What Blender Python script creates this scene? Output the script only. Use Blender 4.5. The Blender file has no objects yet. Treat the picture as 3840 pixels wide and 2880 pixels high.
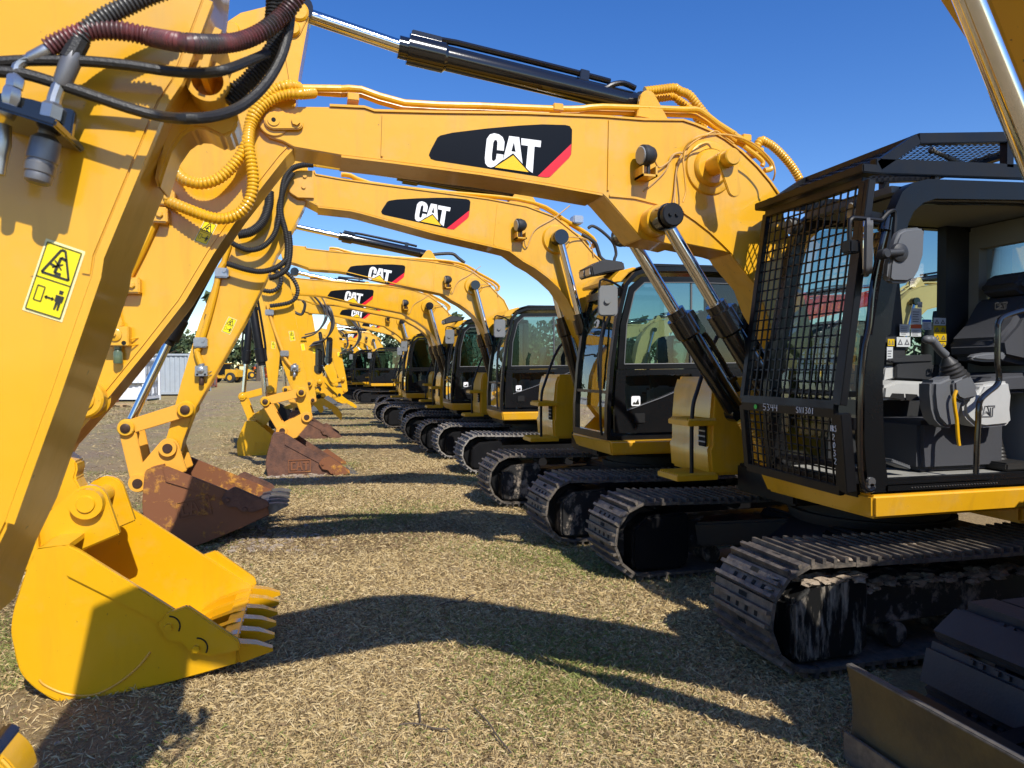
import bpy, bmesh, math, random
import numpy as np
from mathutils import Vector, Matrix
from mathutils.geometry import tessellate_polygon
random.seed(7); np.random.seed(7)
C = bpy.context.scene.collection
R = math.radians
# ------------------------------------------------------------------ camera
FPX, CX, CY, HZ, HC = 2691.0, 1920.0, 1440.0, 1384.0, 1.75
YAW = R(15.7); PIT = math.atan((CY-HZ)/FPX)
FW = Vector((math.sin(YAW)*math.cos(PIT), math.cos(YAW)*math.cos(PIT), -math.sin(PIT)))
RT = Vector((math.cos(YAW), -math.sin(YAW), 0))
UP = Vector((math.sin(YAW)*math.sin(PIT), math.cos(YAW)*math.sin(PIT), math.cos(PIT)))
EYE = Vector((0, 0, HC))
def ray(u, v): return FW + RT*((u-CX)/FPX) + UP*((CY-v)/FPX)
def W(u, v, y):
    d = ray(u, v); return EYE + d*(y/d.y)
def WX(u, v, x):
    d = ray(u, v); return EYE + d*(x/d.x)
def WZ(u, v, z):
    d = ray(u, v); return EYE + d*((z-HC)/d.z)
# survey sheets: origin and scale of the enlargements the measurements were read from
KS = dict(K1=(0,0,1.728), K2=(1280,0,1.728), K3=(2560,400,1.728), K4=(0,960,1.728), K5=(1280,960,1.728), K6=(2560,1200,1.728),
          K7=(0,1920,1.728), K8=(2560,1920,1.728), K9=(2560,0,1.728), KA=(1280,1920,1.728),
          L1=(400,1100,3.456), L2=(840,1000,3.456), L4=(1400,1100,3.456), L5=(800,1400,3.456), L6=(3200,1100,3.456),
          L7=(3200,400,3.456), L8=(3200,1500,3.456), L9=(0,560,3.456), LA=(2600,1500,3.456), S=(0,0,1.0), D=(0,0,1/1.736),
          N1=(1080,1060,6.9125), N2=(1080,1280,6.9125), M=(1180,1240,5.53))
def P(k, x, y):
    o = KS[k]; return (o[0]+x/o[2], o[1]+y/o[2])
def tr3(spec, y):
    """spec: ['K1',(x,y),(x,y),'K2',...] -> 3d points on the plane y"""
    out = []; k = None
    for s in spec:
        if isinstance(s, str): k = s
        else:
            u, v = P(k, s[0], s[1]); out.append(W(u, v, y))
    return out
def tr(spec, y): return [(p.x, p.z) for p in tr3(spec, y)]
def p3(k, x, yy, y):
    u, v = P(k, x, yy); return W(u, v, y)

# ------------------------------------------------------------------ mesh builder
def smooth_path(pts, n=6):
    pts = [Vector(p) for p in pts]
    if len(pts) < 3: return pts
    out = []
    for i in range(len(pts)-1):
        a = pts[max(i-1, 0)]; b = pts[i]; c = pts[i+1]; d = pts[min(i+2, len(pts)-1)]
        for k in range(n):
            t = k/n
            out.append(0.5*((2*b) + (c-a)*t + (2*a-5*b+4*c-d)*t*t + (3*b-a-3*c+d)*t**3))
    out.append(pts[-1]); return out
def resample(pts, step):
    out = [pts[0].copy()]; acc = 0.0
    for a, b in zip(pts[:-1], pts[1:]):
        L = (b-a).length
        if L < 1e-9: continue
        pos = step-acc
        while pos <= L:
            out.append(a.lerp(b, pos/L)); pos += step
        acc = L-(pos-step)
    return out
def hull2(pts):
    pts = sorted(set((round(p[0], 6), round(p[1], 6)) for p in pts))
    def half(ps):
        h = []
        for p in ps:
            while len(h) >= 2 and (h[-1][0]-h[-2][0])*(p[1]-h[-2][1])-(h[-1][1]-h[-2][1])*(p[0]-h[-2][0]) <= 0: h.pop()
            h.append(p)
        return h
    a = half(pts); b = half(pts[::-1]); return a[:-1]+b[:-1]
def circ(c, r, n=16): return [(c[0]+r*math.cos(2*math.pi*i/n), c[1]+r*math.sin(2*math.pi*i/n)) for i in range(n)]
def rrect(x0, z0, x1, z1, r, n=4):
    out = []
    for cx, cz, a0 in ((x1-r, z1-r, 0), (x0+r, z1-r, 90), (x0+r, z0+r, 180), (x1-r, z0+r, 270)):
        for i in range(n+1):
            a = R(a0+90*i/n); out.append((cx+r*math.cos(a), cz+r*math.sin(a)))
    return out

LOOSE = {'hinge_bracket', 'line_clamp', 'pin_cap', 'ram_lug', 'screen_rail', 'coupler_bracket', 'weld_seam', 'cap_bolt', 'blade_arm', 'mirror_arm', 'roof_bar', 'front_grab_bar', 'joystick', 'lamp_lens', 'lift_arm', 'lamp_cable', 'bolt_hole', 'guard_upright', 'lock_plate', 'stick_pin', 'flange', 'tip_plate', 'undercarriage_frame', 'air_outlet', 'dashboard', 'console', 'vent_bar', 'side_trim'}
class MB:
    def __init__(s): s.v = []; s.f = []; s.m = []
    def add(s, v, f, m=0):
        o = len(s.v); s.v += [tuple(p) for p in v]; s.f += [tuple(i+o for i in q) for q in f]; s.m += [m]*len(f); return s
    def bm(s, b, m=0):
        b.verts.index_update()
        s.add([v.co[:] for v in b.verts], [[v.index for v in f.verts] for f in b.faces], m); b.free(); return s
    def prism(s, pts, y0, y1, bev=0.0, m=0, seg=2):
        """polygon in x,z carried from y0 to y1"""
        b = bmesh.new()
        if sum(p[0]*q[1]-q[0]*p[1] for p, q in zip(pts, pts[1:]+pts[:1])) < 0: pts = pts[::-1]
        n = len(pts)
        A = [b.verts.new((p[0], y0, p[1])) for p in pts]; B = [b.verts.new((p[0], y1, p[1])) for p in pts]
        b.faces.new(A); b.faces.new(B[::-1])
        for i in range(n): b.faces.new((A[i], B[i], B[(i+1) % n], A[(i+1) % n]))
        bmesh.ops.recalc_face_normals(b, faces=b.faces)
        if bev:
            es = [e for e in b.edges if e.calc_face_angle(0) > 0.6]
            bmesh.ops.bevel(b, geom=es, offset=bev, segments=seg, affect='EDGES', clamp_overlap=True)
        return s.bm(b, m)
    def box(s, x0, x1, y0, y1, z0, z1, bev=0.0, m=0, mat=None):
        b = bmesh.new(); bmesh.ops.create_cube(b, size=1)
        for v in b.verts: v.co = Vector(((x0+x1)/2+v.co.x*(x1-x0), (y0+y1)/2+v.co.y*(y1-y0), (z0+z1)/2+v.co.z*(z1-z0)))
        if bev: bmesh.ops.bevel(b, geom=b.edges[:], offset=bev, segments=2, affect='EDGES', clamp_overlap=True)
        if mat is not None: bmesh.ops.transform(b, matrix=mat, verts=b.verts)
        return s.bm(b, m)
    def bar(s, a, c, w, h, up=(0, 0, 1), bev=0.0, m=0):
        a = Vector(a); c = Vector(c); d = (c-a); L = d.length; d.normalize()
        u = Vector(up); sd = d.cross(u)
        if sd.length < 1e-4: sd = d.cross(Vector((0, 1, 0)))
        sd.normalize(); u = sd.cross(d)
        M = Matrix(((d.x, sd.x, u.x, (a.x+c.x)/2), (d.y, sd.y, u.y, (a.y+c.y)/2), (d.z, sd.z, u.z, (a.z+c.z)/2), (0, 0, 0, 1)))
        return s.box(-L/2, L/2, -w/2, w/2, -h/2, h/2, bev, m, M)
    def cyl(s, a, c, r, r2=None, n=20, m=0, caps=True):
        a = Vector(a); c = Vector(c); r2 = r if r2 is None else r2
        d = (c-a).normalized(); u = d.orthogonal().normalized(); w = d.cross(u)
        v = []; f = []
        for q, rr in ((a, r), (c, r2)):
            for i in range(n):
                t = 2*math.pi*i/n; v.append(q+u*(rr*math.cos(t))+w*(rr*math.sin(t)))
        for i in range(n): f.append((i, (i+1) % n, n+(i+1) % n, n+i))
        if caps: f.append(tuple(range(n))[::-1]); f.append(tuple(range(n, 2*n)))
        return s.add(v, f, m)
    def lathe(s, a, d, prof, n=24, m=0):
        """prof: (distance along d, radius)"""
        a = Vector(a); d = Vector(d).normalized(); u = d.orthogonal().normalized(); w = d.cross(u); v = []; f = []
        for t, r in prof:
            for i in range(n):
                q = 2*math.pi*i/n; v.append(a+d*t+u*(r*math.cos(q))+w*(r*math.sin(q)))
        k = len(prof)
        for j in range(k-1):
            for i in range(n): f.append((j*n+i, j*n+(i+1) % n, (j+1)*n+(i+1) % n, (j+1)*n+i))
        f.append(tuple(range(n))[::-1]); f.append(tuple(range((k-1)*n, k*n))); return s.add(v, f, m)
    def tube(s, pts, r, n=10, m=0, rib=None, sm=6, caps=True):
        """rib=(pitch, amplitude): corrugated hose"""
        pts = smooth_path(pts, sm) if sm else [Vector(p) for p in pts]
        if rib: pts = resample(pts, rib[0]/4)
        if len(pts) < 2: return s
        v = []; f = []; u = None
        for i, p in enumerate(pts):
            d = (pts[min(i+1, len(pts)-1)]-pts[max(i-1, 0)])
            if d.length < 1e-9: d = Vector((0, 0, 1))
            d.normalize()
            u = d.orthogonal() if u is None else u-d*u.dot(d)
            u.normalize(); w = d.cross(u)
            rr = r if not rib else r+rib[1]*(0.0, 1.0, 0.75, -0.6)[i % 4]
            for k in range(n):
                t = 2*math.pi*k/n; v.append(p+u*(rr*math.cos(t))+w*(rr*math.sin(t)))
        for i in range(len(pts)-1):
            for k in range(n): f.append((i*n+k, i*n+(k+1) % n, (i+1)*n+(k+1) % n, (i+1)*n+k))
        if caps: f.append(tuple(range(n))[::-1]); L = (len(pts)-1)*n; f.append(tuple(range(L, L+n)))
        return s.add(v, f, m)
    def ball(s, c, r, sc=(1, 1, 1), n=12, m=0, jit=0.0):
        b = bmesh.new(); bmesh.ops.create_icosphere(b, subdivisions=2, radius=1)
        for v in b.verts:
            k = 1+random.uniform(-jit, jit)
            v.co = Vector((c[0]+v.co.x*r*sc[0]*k, c[1]+v.co.y*r*sc[1]*k, c[2]+v.co.z*r*sc[2]*k))
        return s.bm(b, m)
    def ring(s, outer, inner, y0, y1, m=0):
        """plate with one opening: two loops of equal length in x,z"""
        n = len(outer); v = [(p[0], y0, p[1]) for p in outer]+[(p[0], y0, p[1]) for p in inner]+[(p[0], y1, p[1]) for p in outer]+[(p[0], y1, p[1]) for p in inner]
        f = []
        for i in range(n):
            j = (i+1) % n
            f += [(i, j, n+j, n+i), (2*n+i, 3*n+i, 3*n+j, 2*n+j), (i, 2*n+i, 2*n+j, j), (n+i, n+j, 3*n+j, 3*n+i)]
        return s.add(v, f, m)
    def strip(s, path, y0, y1, th, m=0, side=1):
        """plate that follows a path in x,z, from y0 to y1, th thick"""
        n = len(path); nr = []
        for i in range(n):
            a = Vector(path[max(i-1, 0)]); b = Vector(path[min(i+1, n-1)]); d = (b-a)
            if d.length < 1e-9: d = Vector((1, 0))
            d.normalize(); nr.append((-d.y*side, d.x*side))
        v = []
        for p, q in zip(path, nr):
            v += [(p[0], y0, p[1]), (p[0], y1, p[1]), (p[0]+q[0]*th, y1, p[1]+q[1]*th), (p[0]+q[0]*th, y0, p[1]+q[1]*th)]
        f = [(0, 1, 2, 3), tuple(range(4*n-4, 4*n))[::-1]]
        for i in range(n-1):
            for k in range(4): f.append((4*i+k, 4*i+4+k, 4*i+4+(k+1) % 4, 4*i+(k+1) % 4))
        return s.add(v, f, m)
    def sheet(s, pts, m=0, th=0.0, nrm=None):
        pts = [Vector(p) for p in pts]
        tri = tessellate_polygon([pts]); s.add(pts, [tuple(t) for t in tri], m)
        return s
    def clusters(s, gap=.004):
        """pieces that do not touch each other, each as a builder of its own"""
        par = list(range(len(s.v)))
        def fd(i):
            while par[i] != i: par[i] = par[par[i]]; i = par[i]
            return i
        for f in s.f:
            a = fd(f[0])
            for i in f[1:]: par[fd(i)] = a
        bb = {}
        for i, p in enumerate(s.v):
            r = fd(i); b = bb.setdefault(r, [list(p), list(p)])
            for k in range(3): b[0][k] = min(b[0][k], p[k]); b[1][k] = max(b[1][k], p[k])
        ks = list(bb); grp = {k: k for k in ks}
        def fg(k):
            while grp[k] != k: k = grp[k]
            return k
        for i, a in enumerate(ks):
            for b in ks[i+1:]:
                if all(bb[a][0][k]-gap <= bb[b][1][k] and bb[b][0][k]-gap <= bb[a][1][k] for k in range(3)): grp[fg(b)] = fg(a)
        out = {}
        for f, m in zip(s.f, s.m):
            g = fg(fd(f[0])); o = out.setdefault(g, (MB(), {})); mp = o[1]
            for i in f:
                if i not in mp: mp[i] = len(o[0].v); o[0].v.append(s.v[i])
            o[0].f.append(tuple(mp[i] for i in f)); o[0].m.append(m)
        return [o[0] for o in out.values()]
    def xf(s, M):
        s.v = [tuple(M @ Vector(p)) for p in s.v]; return s
    def build(s, name, mats, parent=None, loc=None, ang=35, flat=False):
        if name in LOOSE and parent:
            cl = s.clusters()
            if len(cl) > 1:
                for c in cl: o = c.build(name, mats, parent, loc, ang, flat) if len(c.clusters()) == 1 else None
                return o
        if not isinstance(mats, (list, tuple)): mats = [mats]
        o0 = ROOT(parent) if parent else Vector((0, 0, 0))
        if parent is None and loc is not None: o0 = Vector(loc)
        me = bpy.data.meshes.new(name)
        me.from_pydata([(p[0]-o0.x, p[1]-o0.y, p[2]-o0.z) for p in s.v], [], s.f)
        for mm in mats: me.materials.append(mm)
        if len(mats) > 1: me.polygons.foreach_set('material_index', s.m)
        b = bmesh.new(); b.from_mesh(me); bmesh.ops.recalc_face_normals(b, faces=b.faces); b.to_mesh(me); b.free()
        if not flat:
            me.polygons.foreach_set('use_smooth', [True]*len(me.polygons)); me.set_sharp_from_angle(angle=R(ang))
        me.update()
        ob = bpy.data.objects.new(name, me); C.objects.link(ob)
        if parent: ob.parent = parent
        elif loc is not None: ob.location = loc
        return ob
def ROOT(o):
    while o.parent: o = o.parent
    return o.location
def thing(name, label, cat, loc, group=None):
    o = bpy.data.objects.new(name, None); C.objects.link(o); o.location = loc; o.empty_display_size = .2
    o['label'] = label; o['category'] = cat
    if group: o['group'] = group
    return o
def tag(o, label=None, cat=None, group=None, kind=None):
    for k, v in (('label', label), ('category', cat), ('group', group), ('kind', kind)):
        if v: o[k] = v
    return o
def kids(o): return [c for c in bpy.data.objects if c.parent == o]
def dup_tree(o, parent=None, remap=None, skip=()):
    c = o.copy(); C.objects.link(c)
    if parent: c.parent = parent
    if remap and c.type == 'MESH':
        c.data = o.data.copy()
        for i, mm in enumerate(c.data.materials):
            if mm and mm.name in remap: c.data.materials[i] = remap[mm.name]
    for ch in kids(o):
        if ch.name.split('.')[0] in skip: continue
        dup_tree(ch, c, remap, skip)
    return c

# ------------------------------------------------------------------ materials
def mat(name, col, rough=.5, metal=0.0, coat=0.0, var=0.0, vscale=6.0, col2=None, bump=0.0, bscale=60.0, spec=.5):
    m = bpy.data.materials.new(name); m.use_nodes = True; N = m.node_tree.nodes; L = m.node_tree.links
    b = N['Principled BSDF']; b.inputs['Base Color'].default_value = (*col, 1); b.inputs['Roughness'].default_value = rough
    b.inputs['Metallic'].default_value = metal; b.inputs['Coat Weight'].default_value = coat; b.inputs['Coat Roughness'].default_value = .08
    b.inputs['Specular IOR Level'].default_value = spec
    if var or bump or col2:
        tc = N.new('ShaderNodeTexCoord')
    if var or col2:
        n = N.new('ShaderNodeTexNoise'); n.inputs['Scale'].default_value = vscale; n.inputs['Detail'].default_value = 6; n.inputs['Roughness'].default_value = .65
        L.new(tc.outputs['Object'], n.inputs['Vector'])
        mx = N.new('ShaderNodeMix'); mx.data_type = 'RGBA'
        c2 = col2 if col2 else tuple(c*(1-var) for c in col)
        mx.inputs['A'].default_value = (*col, 1); mx.inputs['B'].default_value = (*c2, 1)
        rp = N.new('ShaderNodeMapRange'); rp.inputs['From Min'].default_value = .38; rp.inputs['From Max'].default_value = .66
        L.new(n.outputs['Fac'], rp.inputs['Value']); L.new(rp.outputs['Result'], mx.inputs['Factor']); L.new(mx.outputs['Result'], b.inputs['Base Color'])
        r2 = N.new('ShaderNodeMapRange'); r2.inputs['From Min'].default_value = .3; r2.inputs['From Max'].default_value = .7
        r2.inputs['To Min'].default_value = max(rough-.08, .03); r2.inputs['To Max'].default_value = min(rough+.12, 1)
        L.new(n.outputs['Fac'], r2.inputs['Value']); L.new(r2.outputs['Result'], b.inputs['Roughness'])
    if bump:
        n2 = N.new('ShaderNodeTexNoise'); n2.inputs['Scale'].default_value = bscale; n2.inputs['Detail'].default_value = 5
        L.new(tc.outputs['Object'], n2.inputs['Vector'])
        bp = N.new('ShaderNodeBump'); bp.inputs['Strength'].default_value = bump; bp.inputs['Distance'].default_value = .01
        L.new(n2.outputs['Fac'], bp.inputs['Height']); L.new(bp.outputs['Normal'], b.inputs['Normal'])
    return m
def streak_mat(name, base, dirt, rough=.5, scale=(14, 14, 1.6), lo=.5, hi=.6, zfade=None, wide=9.0):
    """base coat with vertical runs of dried mud or wear"""
    m = mat(name, base, rough); N = m.node_tree.nodes; L = m.node_tree.links; b = N['Principled BSDF']
    tc = N.new('ShaderNodeTexCoord'); mp = N.new('ShaderNodeMapping'); mp.inputs['Scale'].default_value = scale
    n = N.new('ShaderNodeTexNoise'); n.inputs['Scale'].default_value = 1.0; n.inputs['Detail'].default_value = 8; n.inputs['Roughness'].default_value = .7
    L.new(tc.outputs['Object'], mp.inputs['Vector']); L.new(mp.outputs['Vector'], n.inputs['Vector'])
    r = N.new('ShaderNodeMapRange'); r.inputs['From Min'].default_value = lo; r.inputs['From Max'].default_value = hi
    L.new(n.outputs['Fac'], r.inputs['Value'])
    mx = N.new('ShaderNodeMix'); mx.data_type = 'RGBA'; mx.inputs['A'].default_value = (*base, 1); mx.inputs['B'].default_value = (*dirt, 1)
    L.new(r.outputs['Result'], mx.inputs['Factor']); L.new(mx.outputs['Result'], b.inputs['Base Color'])
    rr = N.new('ShaderNodeMapRange'); rr.inputs['To Min'].default_value = rough; rr.inputs['To Max'].default_value = .9
    L.new(r.outputs['Result'], rr.inputs['Value']); L.new(rr.outputs['Result'], b.inputs['Roughness'])
    bp = N.new('ShaderNodeBump'); bp.inputs['Strength'].default_value = .5; bp.inputs['Distance'].default_value = .01
    L.new(r.outputs['Result'], bp.inputs['Height']); L.new(bp.outputs['Normal'], b.inputs['Normal'])
    return m
def glass_mat(name, tint, refl=1.0, rough=0.0):
    m = bpy.data.materials.new(name); m.use_nodes = True; N = m.node_tree.nodes; L = m.node_tree.links
    N.remove(N['Principled BSDF']); out = N['Material Output']
    t = N.new('ShaderNodeBsdfTransparent'); t.inputs['Color'].default_value = (*tint, 1)
    g = N.new('ShaderNodeBsdfGlossy'); g.inputs['Roughness'].default_value = rough; g.inputs['Color'].default_value = (1, 1, 1, 1)
    fr = N.new('ShaderNodeFresnel'); fr.inputs['IOR'].default_value = 1.52
    mu = N.new('ShaderNodeMath'); mu.operation = 'MULTIPLY'; mu.inputs[1].default_value = refl; L.new(fr.outputs['Fac'], mu.inputs[0])
    mx = N.new('ShaderNodeMixShader'); L.new(mu.outputs[0], mx.inputs[0]); L.new(t.outputs[0], mx.inputs[1]); L.new(g.outputs[0], mx.inputs[2])
    L.new(mx.outputs[0], out.inputs['Surface']); return m
YEL = (.715, .368, .009)
def paint_mat(name, col, rough, coat, wear=.5):
    """used machine enamel: faded patches, faint grime runs, dust and fine chips"""
    m = mat(name, col, rough, coat=coat); N = m.node_tree.nodes; L = m.node_tree.links; b = N['Principled BSDF']; tc = N.new('ShaderNodeTexCoord')
    def layer(prev, scale, lo, hi, amt, c, det=5):
        mp = N.new('ShaderNodeMapping'); mp.inputs['Scale'].default_value = scale; L.new(tc.outputs['Object'], mp.inputs['Vector'])
        n = N.new('ShaderNodeTexNoise'); n.inputs['Scale'].default_value = 1; n.inputs['Detail'].default_value = det; n.inputs['Roughness'].default_value = .65; L.new(mp.outputs[0], n.inputs['Vector'])
        r = N.new('ShaderNodeMapRange'); r.inputs['From Min'].default_value = lo; r.inputs['From Max'].default_value = hi; r.inputs['To Max'].default_value = amt*wear; L.new(n.outputs['Fac'], r.inputs['Value'])
        x = N.new('ShaderNodeMix'); x.data_type = 'RGBA'; L.new(r.outputs['Result'], x.inputs['Factor']); x.inputs['B'].default_value = (*c, 1)
        if isinstance(prev, tuple): x.inputs['A'].default_value = (*prev, 1)
        else: L.new(prev, x.inputs['A'])
        return x.outputs['Result'], r.outputs['Result']
    c, _ = layer(col, (1.3, 1.3, 1.3), .42, .72, .55, tuple(min(v*1.0+.03, 1) for v in col)); c, g = layer(c, (7, 7, .9), .52, .78, .55, (col[0]*.55, col[1]*.52, col[2]*.8+.01)); c, _ = layer(c, (3, 3, 3), .55, .8, .4, (.50, .38, .20)); c, ch = layer(c, (38, 38, 38), .70, .735, .9, (.12, .07, .03), 3)
    L.new(c, b.inputs['Base Color'])
    r = N.new('ShaderNodeMapRange'); r.inputs['To Min'].default_value = rough; r.inputs['To Max'].default_value = rough+.35; L.new(g, r.inputs['Value']); L.new(r.outputs['Result'], b.inputs['Roughness'])
    n2 = N.new('ShaderNodeTexNoise'); n2.inputs['Scale'].default_value = 9; n2.inputs['Detail'].default_value = 3; L.new(tc.outputs['Object'], n2.inputs['Vector']); bp = N.new('ShaderNodeBump'); bp.inputs['Strength'].default_value = .12; bp.inputs['Distance'].default_value = .012; L.new(n2.outputs['Fac'], bp.inputs['Height']); L.new(bp.outputs['Normal'], b.inputs['Normal'])
    return m
M = dict(
    yel=paint_mat('yellow_paint', YEL, .28, .45, .9),
    yel2=paint_mat('yellow_paint_fresh', (.72, .375, .004), .28, .35, .45),
    yel3=paint_mat('yellow_paint_faded', (.68, .34, .03), .45, .1, 1.1),
    yworn=streak_mat('scratched_yellow_paint', (.62, .31, .03), (.045, .022, .012), .5, (26, 26, 26), .53, .6),
    ychip=streak_mat('chipped_yellow_paint', (.76, .36, .035), (.10, .05, .025), .5, (11, 11, 11), .66, .72),
    rust=mat('rusted_steel', (.155, .066, .036), .62, col2=(.075, .034, .022), vscale=7, bump=.4, bscale=45),
    rusty=streak_mat('rust_through_paint', (.20, .072, .026), (.55, .25, .035), .6, (5, 5, 5), .56, .66),
    rustpin=mat('rusty_pin', (.075, .037, .022), .55, metal=.4, var=.4, vscale=40),
    blk=mat('black_gloss_paint', (.008, .008, .009), .16, coat=.6, bump=.03, bscale=90),
    bsat=mat('black_satin_paint', (.006, .006, .007), .40, var=.3, vscale=5, spec=.32),
    bmat=mat('black_flat', (.012, .012, .012), .7),
    cabb=mat('cab_charcoal_paint', (.0065, .007, .008), .30, coat=.06, var=.25, vscale=4, spec=.25),
    plas=mat('dark_plastic', (.02, .021, .023), .55, bump=.15, bscale=220),
    gpla=mat('grey_plastic', (.10, .103, .108), .5, bump=.12, bscale=260),
    lpla=mat('light_grey_plastic', (.42, .42, .40), .55, var=.08, vscale=8),
    dfab=mat('dark_seat_fabric', (.045, .047, .055), .85, bump=.5, bscale=300),
    chrome=mat('chrome_rod', (.78, .78, .79), .07, metal=1.0, var=.1, vscale=30),
    steel=mat('zinc_steel', (.50, .51, .53), .3, metal=.9, var=.25, vscale=14),
    gsteel=mat('grey_coupler_metal', (.20, .20, .21), .42, metal=.55, var=.2, vscale=18),
    rub=mat('black_rubber', (.02, .019, .018), .5, bump=.15, bscale=200),
    spir=mat('grey_spiral_guard', (.085, .082, .08), .38, var=.4, vscale=22),
    spirr=mat('red_tinted_spiral_guard', (.05, .04, .04), .4, col2=(.26, .05, .055), vscale=9),
    shoe=mat('track_steel', (.075, .068, .062), .5, metal=.35, col2=(.20, .165, .13), vscale=16, bump=.4, bscale=60),
    shoed=mat('dark_track_steel', (.028, .027, .027), .5, metal=.3, col2=(.06, .05, .043), vscale=14, bump=.4, bscale=60),
    shoel=mat('dusty_track_steel', (.30, .275, .24), .7, metal=.1, col2=(.10, .085, .07), vscale=15, bump=.5, bscale=60),
    rpad=mat('road_pad_rubber', (.022, .022, .025), .62, col2=(.045, .043, .043), vscale=3, bump=.2, bscale=70),
    hole=mat('dark_hole', (.004, .004, .004), .9),
    mud=mat('dried_mud', (.36, .29, .215), .95, col2=(.22, .165, .115), vscale=18, bump=.9, bscale=55),
    mudblk=streak_mat('mud_streaked_black', (.010, .010, .010), (.32, .275, .215), .35, (15, 15, 3.0), .52, .64),
    mudblk2=streak_mat('mud_caked_black', (.014, .013, .013), (.26, .21, .16), .5, (9, 9, 7), .52, .62),
    white=mat('white_decal', (.82, .82, .82), .35), dblk=mat('black_decal', (.004, .005, .007), .28, spec=.18), red=mat('red_decal', (.72, .005, .02), .35),
    dyel=mat('yellow_decal', (.86, .50, .0), .35), syel=mat('sticker_yellow', (.85, .70, .004), .4), sblk=mat('sticker_black', (.02, .02, .015), .45),
    scream=mat('sticker_border', (.80, .74, .38), .45), green=mat('green_dot', (.05, .55, .06), .5),
    stwhite=mat('sticker_white', (.5, .52, .52), .5), stline=mat('sticker_print', (.10, .10, .11), .5), storng=mat('sticker_orange', (.6, .09, .02), .5),
    stblue=mat('sticker_blue', (.03, .12, .42), .5), stol=mat('sticker_amber', (.55, .36, .0), .5),
    mirror=mat('mirror_back_grey', (.20, .21, .215), .5, bump=.1, bscale=150), mglass=mat('mirror_glass', (.8, .82, .85), .03, metal=1),
    glass=glass_mat('tinted_glass', (.42, .55, .55), 1.25), fglass=glass_mat('front_glass', (.66, .74, .72), 1.3),
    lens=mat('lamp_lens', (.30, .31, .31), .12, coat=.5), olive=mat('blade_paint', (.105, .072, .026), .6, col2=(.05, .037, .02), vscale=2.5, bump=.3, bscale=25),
    wornedge=mat('worn_blade_edge', (.17, .155, .135), .5, metal=.4, var=.4, vscale=20), wear=mat('polished_edge', (.42, .40, .38), .35, metal=.8, var=.4, vscale=30),
    floor=mat('floor_mat', (.30, .295, .265), .85, col2=(.19, .185, .165), vscale=7, bump=.3, bscale=90),
    tooth=mat('lacquered_tooth', (.60, .30, .006), .16, coat=.6), twig=mat('wire', (.50, .30, .10), .6),
    contw=mat('white_container_paint', (.74, .76, .78), .5, var=.1, vscale=1.5), contg=mat('grey_container_paint', (.38, .42, .45), .5, var=.12, vscale=1.5),
    contr=mat('rust_red_container_paint', (.33, .09, .05), .6, var=.2, vscale=2), orange=mat('orange_paint', (.80, .13, .03), .5), tyre=mat('tyre_rubber', (.03, .029, .027), .8, var=.3, vscale=10),
    redp=mat('red_machine_paint', (.62, .03, .025), .4), cream=mat('pale_yellow_paint', (.74, .52, .20), .5, var=.1, vscale=2),
    bark=mat('bark', (.10, .075, .055), .9), leafd=mat('leaf_dark', (.030, .052, .020), .8), leafm=mat('leaf_mid', (.055, .085, .030), .8), leafl=mat('leaf_light', (.10, .12, .045), .8),
    table=mat('dark_metal_table', (.05, .05, .05), .6), wood=mat('raw_wood', (.42, .28, .14), .8), oil=mat('green_cup', (.10, .14, .08), .2, coat=.4),
)
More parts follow.
